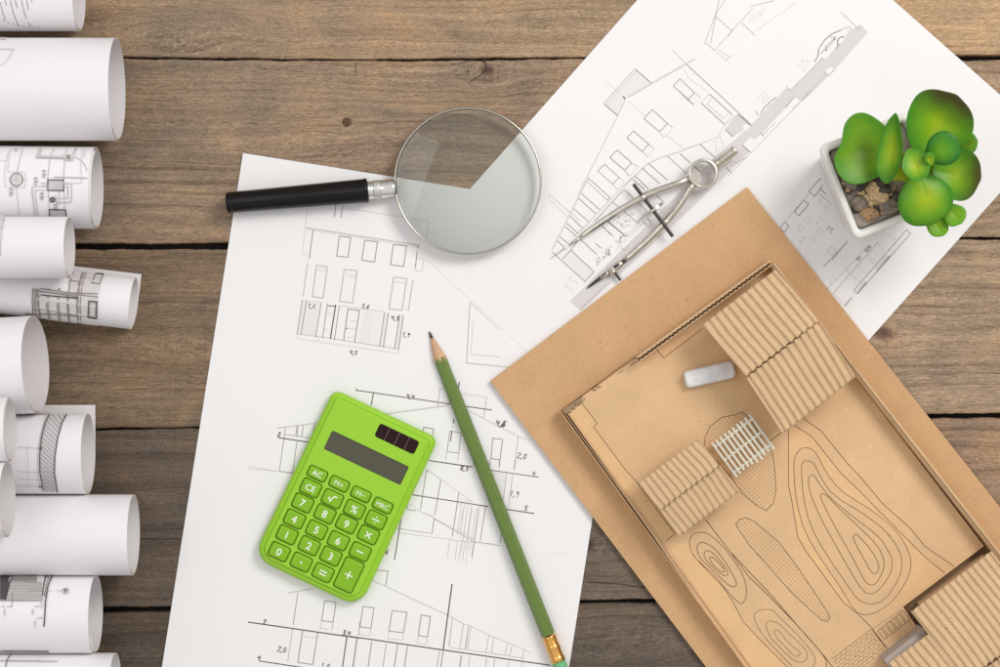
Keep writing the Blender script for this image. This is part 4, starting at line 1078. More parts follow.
# pergola
M_perg, nt_, b_ = mat('pergola_card', (0.68, 0.655, 0.54), 0.75, spec=.2)
ZP = 40.0
a = Vector((712, 443)); b = Vector((749, 415)); v = Vector((25, 34))
mb0 = MB()
def bar(mb, p, q, w, z0, z1):
    A = W(p[0], p[1], z1); Bq = W(q[0], q[1], z1); d = (Bq - A); d.z = 0; d.normalize(); n = Vector((-d.y, d.x, 0)) * w / 2
    mb.prism([((A + n).x, (A + n).y), ((Bq + n).x, (Bq + n).y), ((Bq - n).x, (Bq - n).y), ((A - n).x, (A - n).y)], z0, z1)
pg = MB()
for (x, y) in ((716, 446), (748, 421), (766, 445), (735, 470)): bar(pg, (x - .8, y), (x + .8, y), 1.6, ZF + .05, ZP - 3.2)
frame = pg.build('pergola', M_perg, model)
for k in range(3):
    t = (.12, .5, .87)[k]; p = a + v * t; q = b + v * t
    m_ = MB(); e_ = (q - p).normalized() * 1.5
    bar(m_, p - e_ * .2, q + e_ * .2, 2.3, ZP - 3.1, ZP - 1.6); m_.build('crossbeam', M_perg, frame)
for k in range(10):
    p = a + (b - a) * k / 9 + Vector((random.uniform(-.3, .3), random.uniform(-.3, .3)))
    q = p + v * random.uniform(.97, 1.03)
    m_ = MB(); bar(m_, p, q, 2.15, ZP - 1.5, ZP); m_.build('slat', M_perg, frame)

def rrect(cx, cy, hx, hy, r, ang, z, n=5, H_=None):
    """rounded rectangle ring in centred pixels; cx,cy already in centred pixels; ang degrees counter-clockwise"""
    t = math.radians(ang); out = []
    for k, (sx, sy) in enumerate(((1, 1), (-1, 1), (-1, -1), (1, -1))):
        for i in range(n + 1):
            f = math.pi / 2 * (k + i / n)
            x = sx * (hx - r) + r * math.cos(f); y = sy * (hy - r) + r * math.sin(f)
            out.append((cx + x * math.cos(t) - y * math.sin(t), cy + x * math.sin(t) + y * math.cos(t), z))
    return out
# white rounded block on the model floor
M_white, nt_, b_ = mat('white_stone', (0.74, 0.73, 0.72), 0.42, sss=0.15)
nt_.links.new(ramp(nt_, nz(nt_, 160, 4, .6), [(0.3, (0.60, 0.59, 0.58)), (0.6, (0.80, 0.79, 0.78))]), b_.inputs['Base Color'])
bump(nt_, b_, nz(nt_, 500, 3), .25, .0005)
c = W(709.5, 374.5, 28); mb = MB()
mb.loft([rrect(c.x, c.y, 25.2 - i_, 8.6 - i_, 4.6 - i_ * .6, 13, z_) for i_, z_ in ((1.5, ZF + .2), (.3, ZF + 1.5), (0, ZF + 4), (0, ZF + 8), (.7, ZF + 9.6), (2, ZF + 10.4), (3.6, ZF + 10.6))], 0, True)
o = mb.build('block', M_white, None, origin=(c.x, c.y, ZF + .2)); tag(o, 'small white rounded block lying on the model floor beside the large corrugated roof', 'block')

# ------------------------------------------------------------------ calculator
def plate(mb, outer, holes, depth, mat_=0):
    """flat face with holes and hole walls"""
    from mathutils.geometry import delaunay_2d_cdt
    co = []; fcs = []
    z_ = outer[0][2]
    for ring_ in [outer] + holes:
        fcs.append([len(co) + q for q in range(len(ring_))]); co += [Vector((p[0], p[1])) for p in ring_]
    eds = [(f[q], f[(q + 1) % len(f)]) for f in fcs for q in range(len(f))]
    ov, oe, of, a1, a2, a3 = delaunay_2d_cdt(co, eds, [], 1, 1e-4)
    base = len(mb.v)
    for p in ov: mb.vert((p[0], p[1], z_))
    def ins(p, poly):
        c = False
        for q in range(len(poly)):
            a = poly[q]; b = poly[q - 1]
            if (a[1] > p[1]) != (b[1] > p[1]) and p[0] < (b[0] - a[0]) * (p[1] - a[1]) / (b[1] - a[1]) + a[0]: c = not c
        return c
    for f in of:
        cx = sum(ov[q][0] for q in f) / len(f); cy = sum(ov[q][1] for q in f) / len(f)
        if not ins((cx, cy), outer) or any(ins((cx, cy), h) for h in holes): continue
        a = ov[f[0]]; b = ov[f[1]]; c = ov[f[2]]
        f = list(f)
        if (b[0] - a[0]) * (c[1] - a[1]) - (b[1] - a[1]) * (c[0] - a[0]) < 0: f.reverse()
        mb.face([base + q for q in f], mat_)
    for h in holes:
        idx = mb.loft([h, [(p[0], p[1], p[2] - depth) for p in h]], mat_, False, False, False)
def plastic(name, c, rough=.38, n_=.02, sss=.0):
    m, nt, b = mat(name, c, rough, spec=.45, sss=sss)
    bump(nt, b, nz(nt, 3500, 2), .05, .0002)
    return m
M_calc = plastic('green_plastic', (0.31, 0.60, 0.022), .38, sss=.1)
M_key = plastic('green_key', (0.215, 0.465, 0.005), .32)
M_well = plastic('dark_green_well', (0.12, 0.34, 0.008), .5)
M_prt = mat('white_print', (0.84, 0.88, 0.76), .5)[0]
M_lcd, nt_, b_ = mat('lcd_grey', (0.09, 0.085, 0.06), .35, spec=.2)
M_solar = mat('solar_cell', (0.022, 0.008, 0.007), .3, spec=.15)[0]
M_solar_l = mat('solar_gap', (0.16, 0.11, 0.11), .4)[0]
CA = -25.4; ZC = 17.0
cc = W(345.5, 498.8, ZC)
calc = thing('calculator', (cc.x, cc.y, .9), 'bright green pocket calculator lying tilted on the drawing sheet', 'calculator')
def cl(u, v, z=0):      # local (right, down) -> centred pixels
    t = math.radians(CA)
    return Vector((cc.x + u * math.cos(t) + v * math.sin(t), cc.y + u * math.sin(t) - v * math.cos(t), z))
def crr(u, v, hu, hv, r, z, n=5):
    p = cl(u, v); return rrect(p.x, p.y, hu, hv, r, CA, z, n)
def cbody(ins, z, n=8):
    # small radius at the top corners, larger at the bottom
    out = []; t = math.radians(CA)
    HU = 58.5 - ins; HV = 93.3 - ins
    for k, (sx, sy, r) in enumerate(((1, 1, 9), (-1, 1, 9), (-1, -1, 19), (1, -1, 19))):
        r = max(1.5, r - ins)
        for i in range(n + 1):
            f = math.pi / 2 * (k + i / n)
            x = sx * (HU - r) + r * math.cos(f); y = sy * (HV - r) + r * math.sin(f)
            x *= 1 + .012 * (-y) / HV
            out.append((cc.x + x * math.cos(t) - y * math.sin(t), cc.y + x * math.sin(t) + y * math.cos(t), z))
    return out
rings = [cbody(i_, z_) for i_, z_ in ((3.5, 1.0), (1.2, 2.0), (.2, 4.5), (0, 7.5), (.5, 10.5), (1.6, 12.6), (2.8, 13.8), (4.2, 14.6), (4.7, 14.7), (5.1, 13.9), (5.6, 14.2), (6.2, 15.6), (7.2, 16.6), (8.0, ZC))]
mb = MB(); mb.loft(rings, 0, True, True, False)
keys = []
lab = [['AC', 'M+', 'M−', 'MRC'], ['CE', 'sqrt', '%', 'div'], ['7', '8', '9', 'mul'], ['4', '5', '6', 'sub'], ['1', '2', '3', None], ['0', 'dot', 'eq', None]]
def zl(x, y):   # zoomed reading -> local calculator coordinates
    px, py = 240 + x / 2.667, 370 + y / 2.667
    w = W(px, py, ZC + 2); d = w - Vector((cc.x, cc.y, 0)); t = math.radians(CA)
    return (d.x * math.cos(t) + d.y * math.sin(t), -(-d.x * math.sin(t) + d.y * math.cos(t)))
ctr = [[(206, 277), (264, 304), (322, 332), (380, 362)], [(188, 315), (246, 344), (305, 372), (362, 400)], [(167, 355), (226, 384), (284, 411), (342, 440)],
       [(145, 398), (204, 427), (262, 456), (320, 485)], [(125, 440), (184, 469), (242, 497), None], [(104, 485), (163, 513), (221, 541), None]]
for r_ in range(6):
    for c_ in range(4):
        if lab[r_][c_] is None: continue
        u, v_ = zl(*ctr[r_][c_]); keys.append((lab[r_][c_], u, v_, 9.6, 5.4 if r_ == 0 else 7.2))
u, v_ = zl(290, 547); keys.append(('add', u, v_, 9.8, 16.0))
holes = [crr(u, v_, hu + .8, hv + .8, 3.2, ZC) for (_, u, v_, hu, hv) in keys]
LCD = (1.2, -45.6, 42.2, 10.2); SOL = (20.6, -75.6, 21.8, 7.2)
holes.append(crr(*LCD, 1.8, ZC)); holes.append(crr(*SOL, 2.8, ZC))
plate(mb, rings[-1], holes, 3.0)
body = mb.build('body', M_calc, calc)
# dark floor below the key wells
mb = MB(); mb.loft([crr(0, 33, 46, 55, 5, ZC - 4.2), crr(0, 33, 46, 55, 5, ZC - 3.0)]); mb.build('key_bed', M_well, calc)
mb = MB(); mb.loft([crr(LCD[0], LCD[1], LCD[2] + 1, LCD[3] + 1, 2.5, ZC - 3.5), crr(LCD[0], LCD[1], LCD[2] + 1, LCD[3] + 1, 2.5, ZC - 1.3)]); mb.build('display', M_lcd, calc)
mb = MB(); mb.loft([crr(SOL[0], SOL[1], SOL[2] + 1, SOL[3] + 1, 3, ZC - 3.5), crr(SOL[0], SOL[1], SOL[2] + 1, SOL[3] + 1, 3, ZC - .8)])
for k in (-.5, 0, .5):
    p = [cl(SOL[0] + SOL[2] * k + du_, SOL[1] + dv_, ZC - .7) for du_, dv_ in ((-.25, SOL[3]), (.25, SOL[3]), (.25, -SOL[3]), (-.25, -SOL[3]))]
    mb.face([mb.vert(q) for q in p], 1)
mb.build('solar_panel', [M_solar, M_solar_l], calc)
# thin moulded line under the display
class LocalSurf:
    def __init__(self, z): self.z = z
    def p(self, x, y, off): return cl(x, y, self.z + off)
for (t, u, v_, hu, hv) in keys:
    mb = MB(); zt = ZC + 2.6
    mb.loft([crr(u, v_, hu - i_, hv - i_, max(.8, 2.8 - i_ * .5), z_) for i_, z_ in ((0, ZC - 2.9), (0, ZC + .9), (.5, ZC + 1.9), (1.3, ZC + 2.4), (2.2, zt))], 0, True)
    ls = LocalSurf(zt); w = 1.25
    RR = lambda pts: ribbon(mb, ls, pts, w, 1, False, 30)
    if t == 'sqrt': RR([(u - 4.2, v_ + .6), (u - 2.8, v_ - .2), (u - 1.2, v_ + 3), (u + .8, v_ - 3.2), (u + 4.2, v_ - 3.2)])
    elif t == 'div':
        RR([(u - 4, v_), (u + 4, v_)])
        for s_ in (-1, 1): RR([(u - .7, v_ + s_ * 2.9), (u + .7, v_ + s_ * 2.9)])
    elif t == 'mul': RR([(u - 2.9, v_ - 2.9), (u + 2.9, v_ + 2.9)]); RR([(u - 2.9, v_ + 2.9), (u + 2.9, v_ - 2.9)])
    elif t == 'sub': RR([(u - 3.8, v_), (u + 3.8, v_)])
    elif t == 'add': RR([(u - 4, v_), (u + 4, v_)]); RR([(u, v_ - 4), (u, v_ + 4)])
    elif t == 'eq': RR([(u - 3.8, v_ - 1.6), (u + 3.8, v_ - 1.6)]); RR([(u - 3.8, v_ + 1.6), (u + 3.8, v_ + 1.6)])
    elif t == 'dot': mb.face([mb.vert(ls.p(u + 1.1 * math.cos(q * .785), v_ + 1.1 * math.sin(q * .785), .1)) for q in range(8)][::-1], 1)
    else:
        sz = 7.4 if len(t) > 1 and hv < 6 else (8.6 if len(t) > 1 else 10.4)
        if t == 'MRC': sz = 6.7
        stamp(mb, ls, t, u, v_, sz, 0, 1, 0.0 if 'M' in t else .012, .1)
    mb.build('key', [M_key, M_prt], calc)

# ------------------------------------------------------------------ pencil
M_pen = plastic('green_lacquer', (0.125, 0.20, 0.035), .20)
M_pwood, nt_, b_ = mat('pencil_wood', (0.62, 0.38, 0.22), .7)
nt_.links.new(ramp(nt_, nz(nt_, 900, 3), [(0.3, (0.52, 0.30, 0.17)), (0.7, (0.68, 0.44, 0.27))]), b_.inputs['Base Color'])
M_lead = mat('graphite', (0.03, 0.028, 0.028), .4, .3)[0]
M_gold = mat('ferrule_gold', (0.86, 0.47, 0.13), .22, 1.0)[0]
M_rub = mat('eraser_green', (0.17, 0.48, 0.23), .75)[0]
pz = 7.4
A = W(429.2, 331.5, 2.0); Bp = W(549.5, 638, pz + .9)
pen = thing('pencil', W(495, 500, .9), 'green hexagonal pencil with gold ferrule and green eraser, sharpened tip pointing up', 'pencil')
dirp = (Bp - A).normalized()
def pp(t): return A + (Bp - A) * t
Ltot = (Bp - A).length
tb = 28.0 / Ltot
mb = MB()
side = dirp.cross(Vector((0, 0, 1))).normalized(); upv = side.cross(dirp).normalized()
def ring(t, r, n=12, hexy=True, wave=0.0):
    out = []
    for k in range(n):
        f = 2 * math.pi * k / n
        rr = r
        if hexy: rr = r if k % 2 == 0 else r * .885
        tt = t + (wave / Ltot if k % 2 == 0 else -wave / Ltot)
        out.append(pp(tt) + side * rr * math.cos(f) + upv * rr * math.sin(f))
    return out
mb.loft([ring(tb, 6.7, wave=1.8), ring(.3, 7.2), ring(.6, 7.2), ring(.99, 7.2)], 0, False)
o = mb.build('body', M_pen, pen)
bm = bmesh.new(); bm.from_mesh(o.data)
ee = [e_ for e_ in bm.edges if len(e_.link_faces) == 2 and e_.calc_face_angle(0) > .3]
bmesh.ops.bevel(bm, geom=ee, offset=.35 * S, segments=1, affect='EDGES'); bm.to_mesh(o.data); bm.free()
mb = MB(); mb.loft([[pp(t) + side * r * math.cos(f * .3927) + upv * r * math.sin(f * .3927) for f in range(16)] for t, r in ((7 / Ltot, 1.7), (tb * .5, 3.6), (tb, 6.15), (tb * 1.15, 6.3))], 0, True)
mb.build('wood_tip', M_pwood, pen)
mb = MB(); mb.loft([[pp(t) + side * r * math.cos(f * .5236) + upv * r * math.sin(f * .5236) for f in range(12)] for t, r in ((0, .5), (7.2 / Ltot, 1.75))], 0, True)
mb.build('lead', M_lead, pen)
Bf = W(559.5, 663.5, pz + .9); d2_ = (Bf - Bp)
seq = [(0, 6.9), (.05, 7.2), (.12, 7.2), (.16, 6.6), (.20, 7.2), (.25, 6.6), (.29, 7.2), (.34, 6.7), (.38, 7.2), (.44, 7.3), (.55, 7.3), (.60, 6.7), (.64, 7.25), (.69, 6.6), (.73, 7.25), (.78, 6.6), (.82, 7.2), (.95, 7.2), (1, 6.9)]
mb = MB(); mb.loft([[Bp + d2_ * t + side * r * math.cos(f * .2618) + upv * r * math.sin(f * .2618) for f in range(24)] for t, r in [(t_ - .08, r_) for t_, r_ in seq]], 0, True)
mb.build('ferrule', M_gold, pen)
mb = MB(); mb.loft([[Bp + d2_ * t + side * r * math.cos(f * .2618) + upv * r * math.sin(f * .2618) for f in range(24)] for t, r in ((.88, 6.6), (1.4, 6.7), (1.6, 6.2), (1.7, 4.8), (1.74, 2.5))], 0, True)
mb.build('eraser', M_rub, pen)

# ------------------------------------------------------------------ magnifying glass
M_blk = plastic('black_handle', (0.006, 0.004, 0.0035), .28); M_blk.node_tree.nodes['Principled BSDF'].inputs['Specular IOR Level'].default_value = .25
M_chr = mat('chrome', (0.82, 0.81, 0.79), .12, 1.0)[0]
M_mat = mat('satin_metal', (0.62, 0.62, 0.58), .5, .8)[0]
M_ring = mat('ring_metal', (0.55, 0.53, 0.46), .25, 1.0)[0]
M_glass = bpy.data.materials.new('lens_glass'); M_glass.use_nodes = True
nt = M_glass.node_tree; nt.nodes.clear()
out = nt.nodes.new('ShaderNodeOutputMaterial'); tr = nt.nodes.new('ShaderNodeBsdfTransparent'); gl = nt.nodes.new('ShaderNodeBsdfGlossy'); mx = nt.nodes.new('ShaderNodeMixShader'); fr = nt.nodes.new('ShaderNodeFresnel')
tr.inputs['Color'].default_value = (.965, .978, .962, 1); gl.inputs['Roughness'].default_value = .02; fr.inputs['IOR'].default_value = 1.52
gl.inputs['Color'].default_value = (1, 1, 1, 1)
nt.links.new(fr.outputs[0], mx.inputs[0]); nt.links.new(tr.outputs[0], mx.inputs[1]); nt.links.new(gl.outputs[0], mx.inputs[2]); nt.links.new(mx.outputs[0], out.inputs['Surface'])
LZ = 13.5
mag = thing('magnifying_glass', W(400, 190, 1.5), 'round magnifying glass with a black handle lying across the sheet corner', 'magnifier')
lc = W(468, 181.3, LZ); RL = 72.0
mb = MB()
Hs = W(226.5, 202.8, 12.5); He = W(368, 190.4, LZ)
hv_ = He - Hs
seq = [(0.0, 7.0), (.004, 9.6), (.012, 10.3), (.04, 10.5), (.045, 10.2), (.05, 10.5), (.5, 11.2), (.97, 11.9), (.985, 12.3), (.997, 12.2), (1.0, 10.0)]
mb.sweep([Hs + hv_ * t for t, r in seq], [r for t, r in seq], 28)
mb.build('handle', M_blk, mag)
Ce = W(395.8, 187.9, LZ); cv = Ce - He
mb = MB(); seq = [(-.03, 9.2), (.08, 9.3), (.1, 8.7), (.16, 9.3), (.22, 9.3)]
mb.sweep([He + cv * t for t, r in seq], [r * .98 for t, r in seq], 28)
seq = [(.44, 9.0), (.48, 9.3), (.9, 9.2), (.97, 8.6), (1.02, 7.5)]
mb.sweep([He + cv * t for t, r in seq], [r * .98 for t, r in seq], 28)
mb.build('collar', M_chr, mag)
mb = MB(); seq = [(.2, 9.4), (.24, 9.7), (.42, 9.7), (.46, 9.4)]
mb.sweep([He + cv * t for t, r in seq], [r * .98 for t, r in seq], 28)
mb.build('collar_band', M_mat, mag)
mb = MB(); n = 120; prof = [(RL - .4, -4.2), (RL + .8, -4.4), (RL + 1.5, -3.6), (RL + 1.6, 0), (RL + 1.5, 3.6), (RL + .8, 4.4), (RL - .2, 4.3), (RL - .6, 3.4), (RL - .6, -3.4)]
idx = [[mb.vert((lc.x + r * math.cos(2 * math.pi * i / n), lc.y + r * math.sin(2 * math.pi * i / n), lc.z + z_)) for r, z_ in prof] for i in range(n)]
for i in range(n):
    for j in range(len(prof)):
        k = (j + 1) % len(prof); mb.face((idx[i][j], idx[(i + 1) % n][j], idx[(i + 1) % n][k], idx[i][k]), 0, True)
recalc(mb.build('rim', M_ring, mag))
mb = MB(); n = 96
def cap(sgn, th):
    rows = []
    for k in range(14):
        r = (RL - .7) * k / 13
        z_ = lc.z + sgn * (1.0 + th * (1 - (r / RL) ** 2))
        rows.append([mb.vert((lc.x + r * math.cos(2 * math.pi * i / n), lc.y + r * math.sin(2 * math.pi * i / n), z_)) for i in range(n)] if k else [mb.vert((lc.x, lc.y, z_))])
    for i in range(n):
        j = (i + 1) % n
        f = (rows[0][0], rows[1][i], rows[1][j]); mb.face(f if sgn > 0 else f[::-1], 0, True)
        for k in range(1, 13):
            f = (rows[k][i], rows[k + 1][i], rows[k + 1][j], rows[k][j]); mb.face(f if sgn > 0 else f[::-1], 0, True)
cap(1, 6.0); cap(-1, 3.0)
mb.build('lens', M_glass, mag)

# ------------------------------------------------------------------ drawing compass
M_nick, nt_, b_ = mat('nickel', (0.74, 0.67, 0.55), .24, 1.0)
nt_.links.new(ramp(nt_, nz(nt_, 300, 3), [(0.3, (0.58, 0.535, 0.45)), (0.7, (0.76, 0.715, 0.63))]), b_.inputs['Base Color'])
M_steel = mat('dark_steel', (0.06, 0.05, 0.045), .35, .8)[0]
comp = thing('compass', W(655, 215, 2.0), 'metal drawing compass with open legs and an adjusting screw', 'compass')
def wp(pts, zs): return [W(x, y, z_) for (x, y), z_ in zip(pts, zs)]
mb = MB()
pts = [(694, 177), (677, 183.5), (658, 190), (648, 194.5), (643, 197), (632, 203), (619, 210.5), (600, 223), (584, 234.5), (579, 238)]
mb.sweep(wp(pts, [13, 13, 12.5, 12, 11.8, 11, 10, 8, 6, 5.2]), [(3.6, 3.3), (3.3, 3), (3.1, 2.8), (3.9, 3.2), (3.7, 3), (3.1, 2.7), (3.3, 2.7), (3.0, 2.5), (2.7, 2.3), (1.3, 1.5)], 14)
pts = [(581, 237), (575, 241), (570, 244.5)]
mb.sweep(wp(pts, [5.3, 4.6, 4]), [1.5, 1.6, .8], 12)
mb.build('leg', M_nick, comp)
mb = MB(); mb.sweep(wp([(571, 243.8), (560, 251.5), (550, 259)], [4.2, 3.2, 2.0]), [.75, .6, .18], 8); mb.build('needle', M_nick, comp)
# groove along the first leg
mb = MB(); mb.sweep(wp([(616, 215), (600, 225.5), (586, 235)], [10.8, 9.2, 7.0]), [(.7, 1.2), (.7, 1.2), (.6, 1)], 6); mb.build('leg_insert', M_steel, comp)
mb = MB()
pts = [(696, 180), (690, 189), (681.5, 203), (675, 211.5), (666, 221.5), (657, 231), (649, 239), (638, 249), (629, 257), (625, 260)]
mb.sweep(wp(pts, [13, 13, 12.5, 12, 11.5, 10.5, 9.6, 8.3, 7.2, 6.8]), [(3.7, 3.3), (3.2, 3), (3.0, 2.8), (3.0, 2.8), (3.6, 3.1), (2.9, 2.7), (3.0, 2.7), (3.0, 2.6), (2.9, 2.5), (2.1, 2)], 14)
pts = [(622.5, 262), (619.5, 264.5), (613, 269), (609, 272)]
mb.sweep(wp(pts, [6.8, 6.8, 6, 5.6]), [(3.2, 2.5), (3.4, 2.6), (3.4, 2.6), (3, 2.3)], 14)
pts = [(608.5, 272.3), (605, 275), (600.5, 277.8)]
mb.sweep(wp(pts, [5.6, 5.2, 4.6]), [(2.2, 2), (2.8, 2.2), (2.5, 2)], 14)
mb.build('leg', M_nick, comp)
mb = MB(); mb.sweep(wp([(626, 259.5), (623, 262), (621, 263.5)], [6.9, 6.7, 6.5]), [1.9, 2.1, 1.9], 10)
mb.sweep(wp([(619, 264.2), (614, 267.6)], [8.2, 7.6]), [(1.5, 1.8), (1.5, 1.8)], 8)
mb.sweep(wp([(606.8, 273), (602, 276.2)], [6.4, 5.8]), [(1.2, 1.4), (1.2, 1.4)], 8)
mb.build('clamp_screw', M_steel, comp)
mb = MB(); mb.sweep(wp([(601.5, 277), (595, 282), (590, 286), (586.5, 288.8)], [4.8, 3.8, 2.8, 2.0]), [1.5, 1.5, 1.0, .25], 12); mb.build('lead', M_steel, comp)
mb = MB(); p = W(613.5, 271.5, 5.5)
mb.sweep(wp([(612, 269), (615, 273.5)], [6, 6]), [2.6, 2.6], 16); mb.sweep(wp([(610.8, 273.2), (612.2, 275.2), (616.5, 271.6), (615.2, 270)], [6, 6, 6, 6]), [1.2] * 4, 10)
mb.build('thumb_nut', M_nick, comp)
def thread(a, b, r, n, period=1.4):
    path = []; rad = []
    L_ = (b - a).length; k = int(L_ / period * 2)
    for i in range(k + 1):
        path.append(a + (b - a) * i / k); rad.append(r if i % 2 else r * .8)
    m_ = MB(); m_.sweep(path, rad, n); return m_
thread(W(615.5, 273.5, 6), W(620.5, 280.3, 6), 1.6, 12).build('set_screw', M_steel, comp)
thread(W(633.5, 184, 13), W(672.8, 236.5, 13), 2.0, 14).build('threaded_rod', M_steel, comp)
# knurled wheel on the rod, seen edge-on
ra = W(633.5, 184, 13); rb = W(672.8, 236.5, 13); dr = (rb - ra).normalized(); wc = W(654, 209.5, 13)
mb = MB(); s2 = dr.cross(Vector((0, 0, 1))).normalized(); n = 40
tilt = Vector((0, 0, 1)) * 1.0
for_r = []
for off, r in ((-1.5, 8.5), (-1.3, 10.2), (-1, 10.8), (1, 10.8), (1.3, 10.2), (1.5, 8.5)):
    for_r.append([wc + dr * off + s2 * (r * (1 + (.03 if i % 2 else 0))) * math.cos(2 * math.pi * i / n) + Vector((0, 0, 1)) * (r) * math.sin(2 * math.pi * i / n) for i in range(n)])
mb.loft(for_r, 0, False)
mb.build('adjusting_wheel', M_nick, comp)
for nm, (x, y) in (('rod_nut', (643.5, 197)), ('rod_nut', (666, 221.5))):
    p = W(x, y, 13.2); m_ = MB(); m_.sweep([p - dr * 2.6, p - dr * 2.2, p + dr * 2.2, p + dr * 2.6], [2.6, 3.3, 3.3, 2.6], 14); m_.build(nm, M_nick, comp)
# spring ring, hinge plate and knurled handle
rc = W(703, 173.8, 12); mb = MB(); n = 64; R0 = 13.3
prof = [(-1.3, -5), (1.3, -5), (1.6, -4.3), (1.6, 4.3), (1.3, 5), (-1.3, 5), (-1.6, 4.3), (-1.6, -4.3)]
idx = [[mb.vert((rc.x + (R0 + p_[0]) * math.cos(2 * math.pi * i / n), rc.y + (R0 + p_[0]) * math.sin(2 * math.pi * i / n), rc.z + p_[1])) for p_ in prof] for i in range(n)]
for i in range(n):
    for j in range(8):
        k = (j + 1) % 8; mb.face((idx[i][j], idx[(i + 1) % n][j], idx[(i + 1) % n][k], idx[i][k]), 0, True)
recalc(mb.build('spring_ring', M_nick, comp))
mb = MB(); q = [W(x, y, 19) for x, y in ((688.5, 175.5), (699.5, 171), (701.8, 180), (697.5, 186), (691, 181.5))]
mb.prism(rnd([(p.x, p.y) for p in q], 1.2), 8, 18.5); mb.build('hinge_plate', M_nick, comp)
mb = MB(); a = W(714, 166, 12); b = W(735.3, 149.8, 12); path = []; rad = []
for t, r in ((0, 2.6), (.10, 2.6), (.12, 3.6), (.2, 3.8), (.23, 3.1), (.27, 3.1), (.3, 4.0)): path.append(a + (b - a) * t); rad.append(r)
for i in range(18):
    t = .32 + .6 * i / 17; path.append(a + (b - a) * t); rad.append(4.1 if i % 2 else 3.75)
for t, r in ((.94, 4.1), (.985, 3.9), (1, 3.2)): path.append(a + (b - a) * t); rad.append(r)
mb.sweep(path, [q * 1.25 for q in rad], 20, smooth=False); mb.build('knurled_handle', M_nick, comp)

# ------------------------------------------------------------------ potted succulent
M_pot = mat('white_ceramic', (0.80, 0.77, 0.70), .28, coat=.3)[0]
nt_ = M_pot.node_tree; b_ = nt_.nodes['Principled BSDF']
nt_.links.new(ramp(nt_, nz(nt_, 45, 4), [(0.3, (0.84, 0.81, 0.745)), (0.7, (0.88, 0.865, 0.82))]), b_.inputs['Base Color'])
bump(nt_, b_, nz(nt_, 120, 3), .12, .0008)
M_soil = kraft_mat('grit', (0.50, 0.44, 0.37), 2.5, .8)
ZPOT = 84.0
pc = W(882.5, 175.5, ZPOT)
plant = thing('potted_succulent', (pc.x, pc.y, 2.0), 'small green succulent with thick round leaves in a square white ceramic pot', 'potted plant')
PA = 21.5; PS = 47.5
def pr(h, r, z_, n=6): return rrect(pc.x, pc.y, h, h * 1.03, r, PA, z_, n)
mb = MB()
mb.loft([pr(PS * .80, 6, 2.2), pr(PS * .82, 7, 3), pr(PS * .90, 8, 35), pr(PS * .975, 8, 72), pr(PS * 1.0, 8, 80), pr(PS - .4, 7.6, 82.6), pr(PS - 2.0, 7, 84), pr(PS - 5.0, 6, 84), pr(PS - 6.5, 5, 83.3), pr(PS - 7.6, 4, 81), pr(PS - 8.6, 4, 60)], 0, True, True, True)
mb.build('pot', M_pot, plant)
mb = MB(); mb.loft([pr(PS - 9.4, 4, 60.2), pr(PS - 9.4, 4, 74)]); mb.build('grit_bed', M_soil, plant)
def stone_mat(name, c):
    m, nt, b = mat(name, c, .45, spec=.45)
    n = nz(nt, 700, 5, .65); nt.links.new(ramp(nt, n, [(0.3, tuple(x * .45 for x in c)), (0.5, c), (0.75, tuple(min(1, x * 1.8) for x in c))]), b.inputs['Base Color'])
    bump(nt, b, n, .5, .0008); return m
ST = [stone_mat('stone_grey', (.25, .195, .145)), stone_mat('stone_brown', (.46, .27, .13)), stone_mat('stone_tan', (.60, .41, .22)), stone_mat('stone_dark', (.06, .043, .035)), stone_mat('stone_red', (.16, .075, .045))]
def pebble(x, y, z_, a_, b__, c_, ang, m, rough=.16):
    bm = bmesh.new(); bmesh.ops.create_icosphere(bm, subdivisions=3, radius=1)
    cw = W(x, y, z_); t = math.radians(ang); sd = random.random() * 50
    mb = MB()
    for v_ in bm.verts:
        k = 1 + rough * 1.7 * noise.noise(v_.co * 1.1 + Vector((sd, 0, 0))) + rough * .6 * noise.noise(v_.co * 3 + Vector((0, sd, 0)))
        p = v_.co * k; X, Y = p.x * a_, p.y * b__
        mb.vert((cw.x + X * math.cos(t) - Y * math.sin(t), cw.y + X * math.sin(t) + Y * math.cos(t), cw.z + p.z * c_))
    bm.verts.index_update()
    for f in bm.faces: mb.face([v_.index for v_ in f.verts], 0, True)
    bm.free()
    mb.build('pebble', m, plant)
zp = Z(830, 150, 8.233)
for (x, y, a_, b__, ang, m, ro) in ((175, 255, 7.4, 8.2, 20, 0, .12), (100, 175, 5.5, 5, 0, 4, .2), (150, 325, 2.5, 2.6, 0, 1, .3), (248, 300, 4.2, 6, 30, 3, .2), (245, 440, 7.2, 7.8, 60, 0, .1), (328, 520, 8.6, 5.3, -4, 1, .06),
                         (350, 320, 6.5, 6.2, 30, 2, .28), (295, 400, 3.0, 5.2, 10, 2, .3), (255, 345, 3.0, 3.2, 0, 2, .3), (405, 395, 9.2, 6, 15, 2, .25), (490, 465, 9.5, 6.5, 12, 0, .2), (440, 480, 4, 3.5, 0, 2, .3), (350, 245, 5, 3, 0, 4, .2),
                         (330, 440, 3, 4.4, 20, 2, .3), (450, 330, 6, 5, 0, 3, .2), (410, 270, 6, 4.5, 0, 3, .2), (480, 350, 4, 3, 30, 2, .3), (540, 400, 5, 6, 0, 3, .2), (590, 470, 5, 3.4, 0, 2, .25), (560, 440, 4, 4, 0, 4, .2), (390, 510, 3.5, 3, 0, 3, .2), (435, 515, 3.2, 2, 0, 1, .2),
                         (300, 220, 5, 4, 0, 3, .2), (200, 200, 4, 4, 0, 4, .2)):
    q = zp([(x, y)])[0]; pebble(q[0], q[1], 79 + random.uniform(0, 2.0), a_ * 1.1, b__ * 1.1, min(a_, b__) * .85, ang, ST[m], ro)

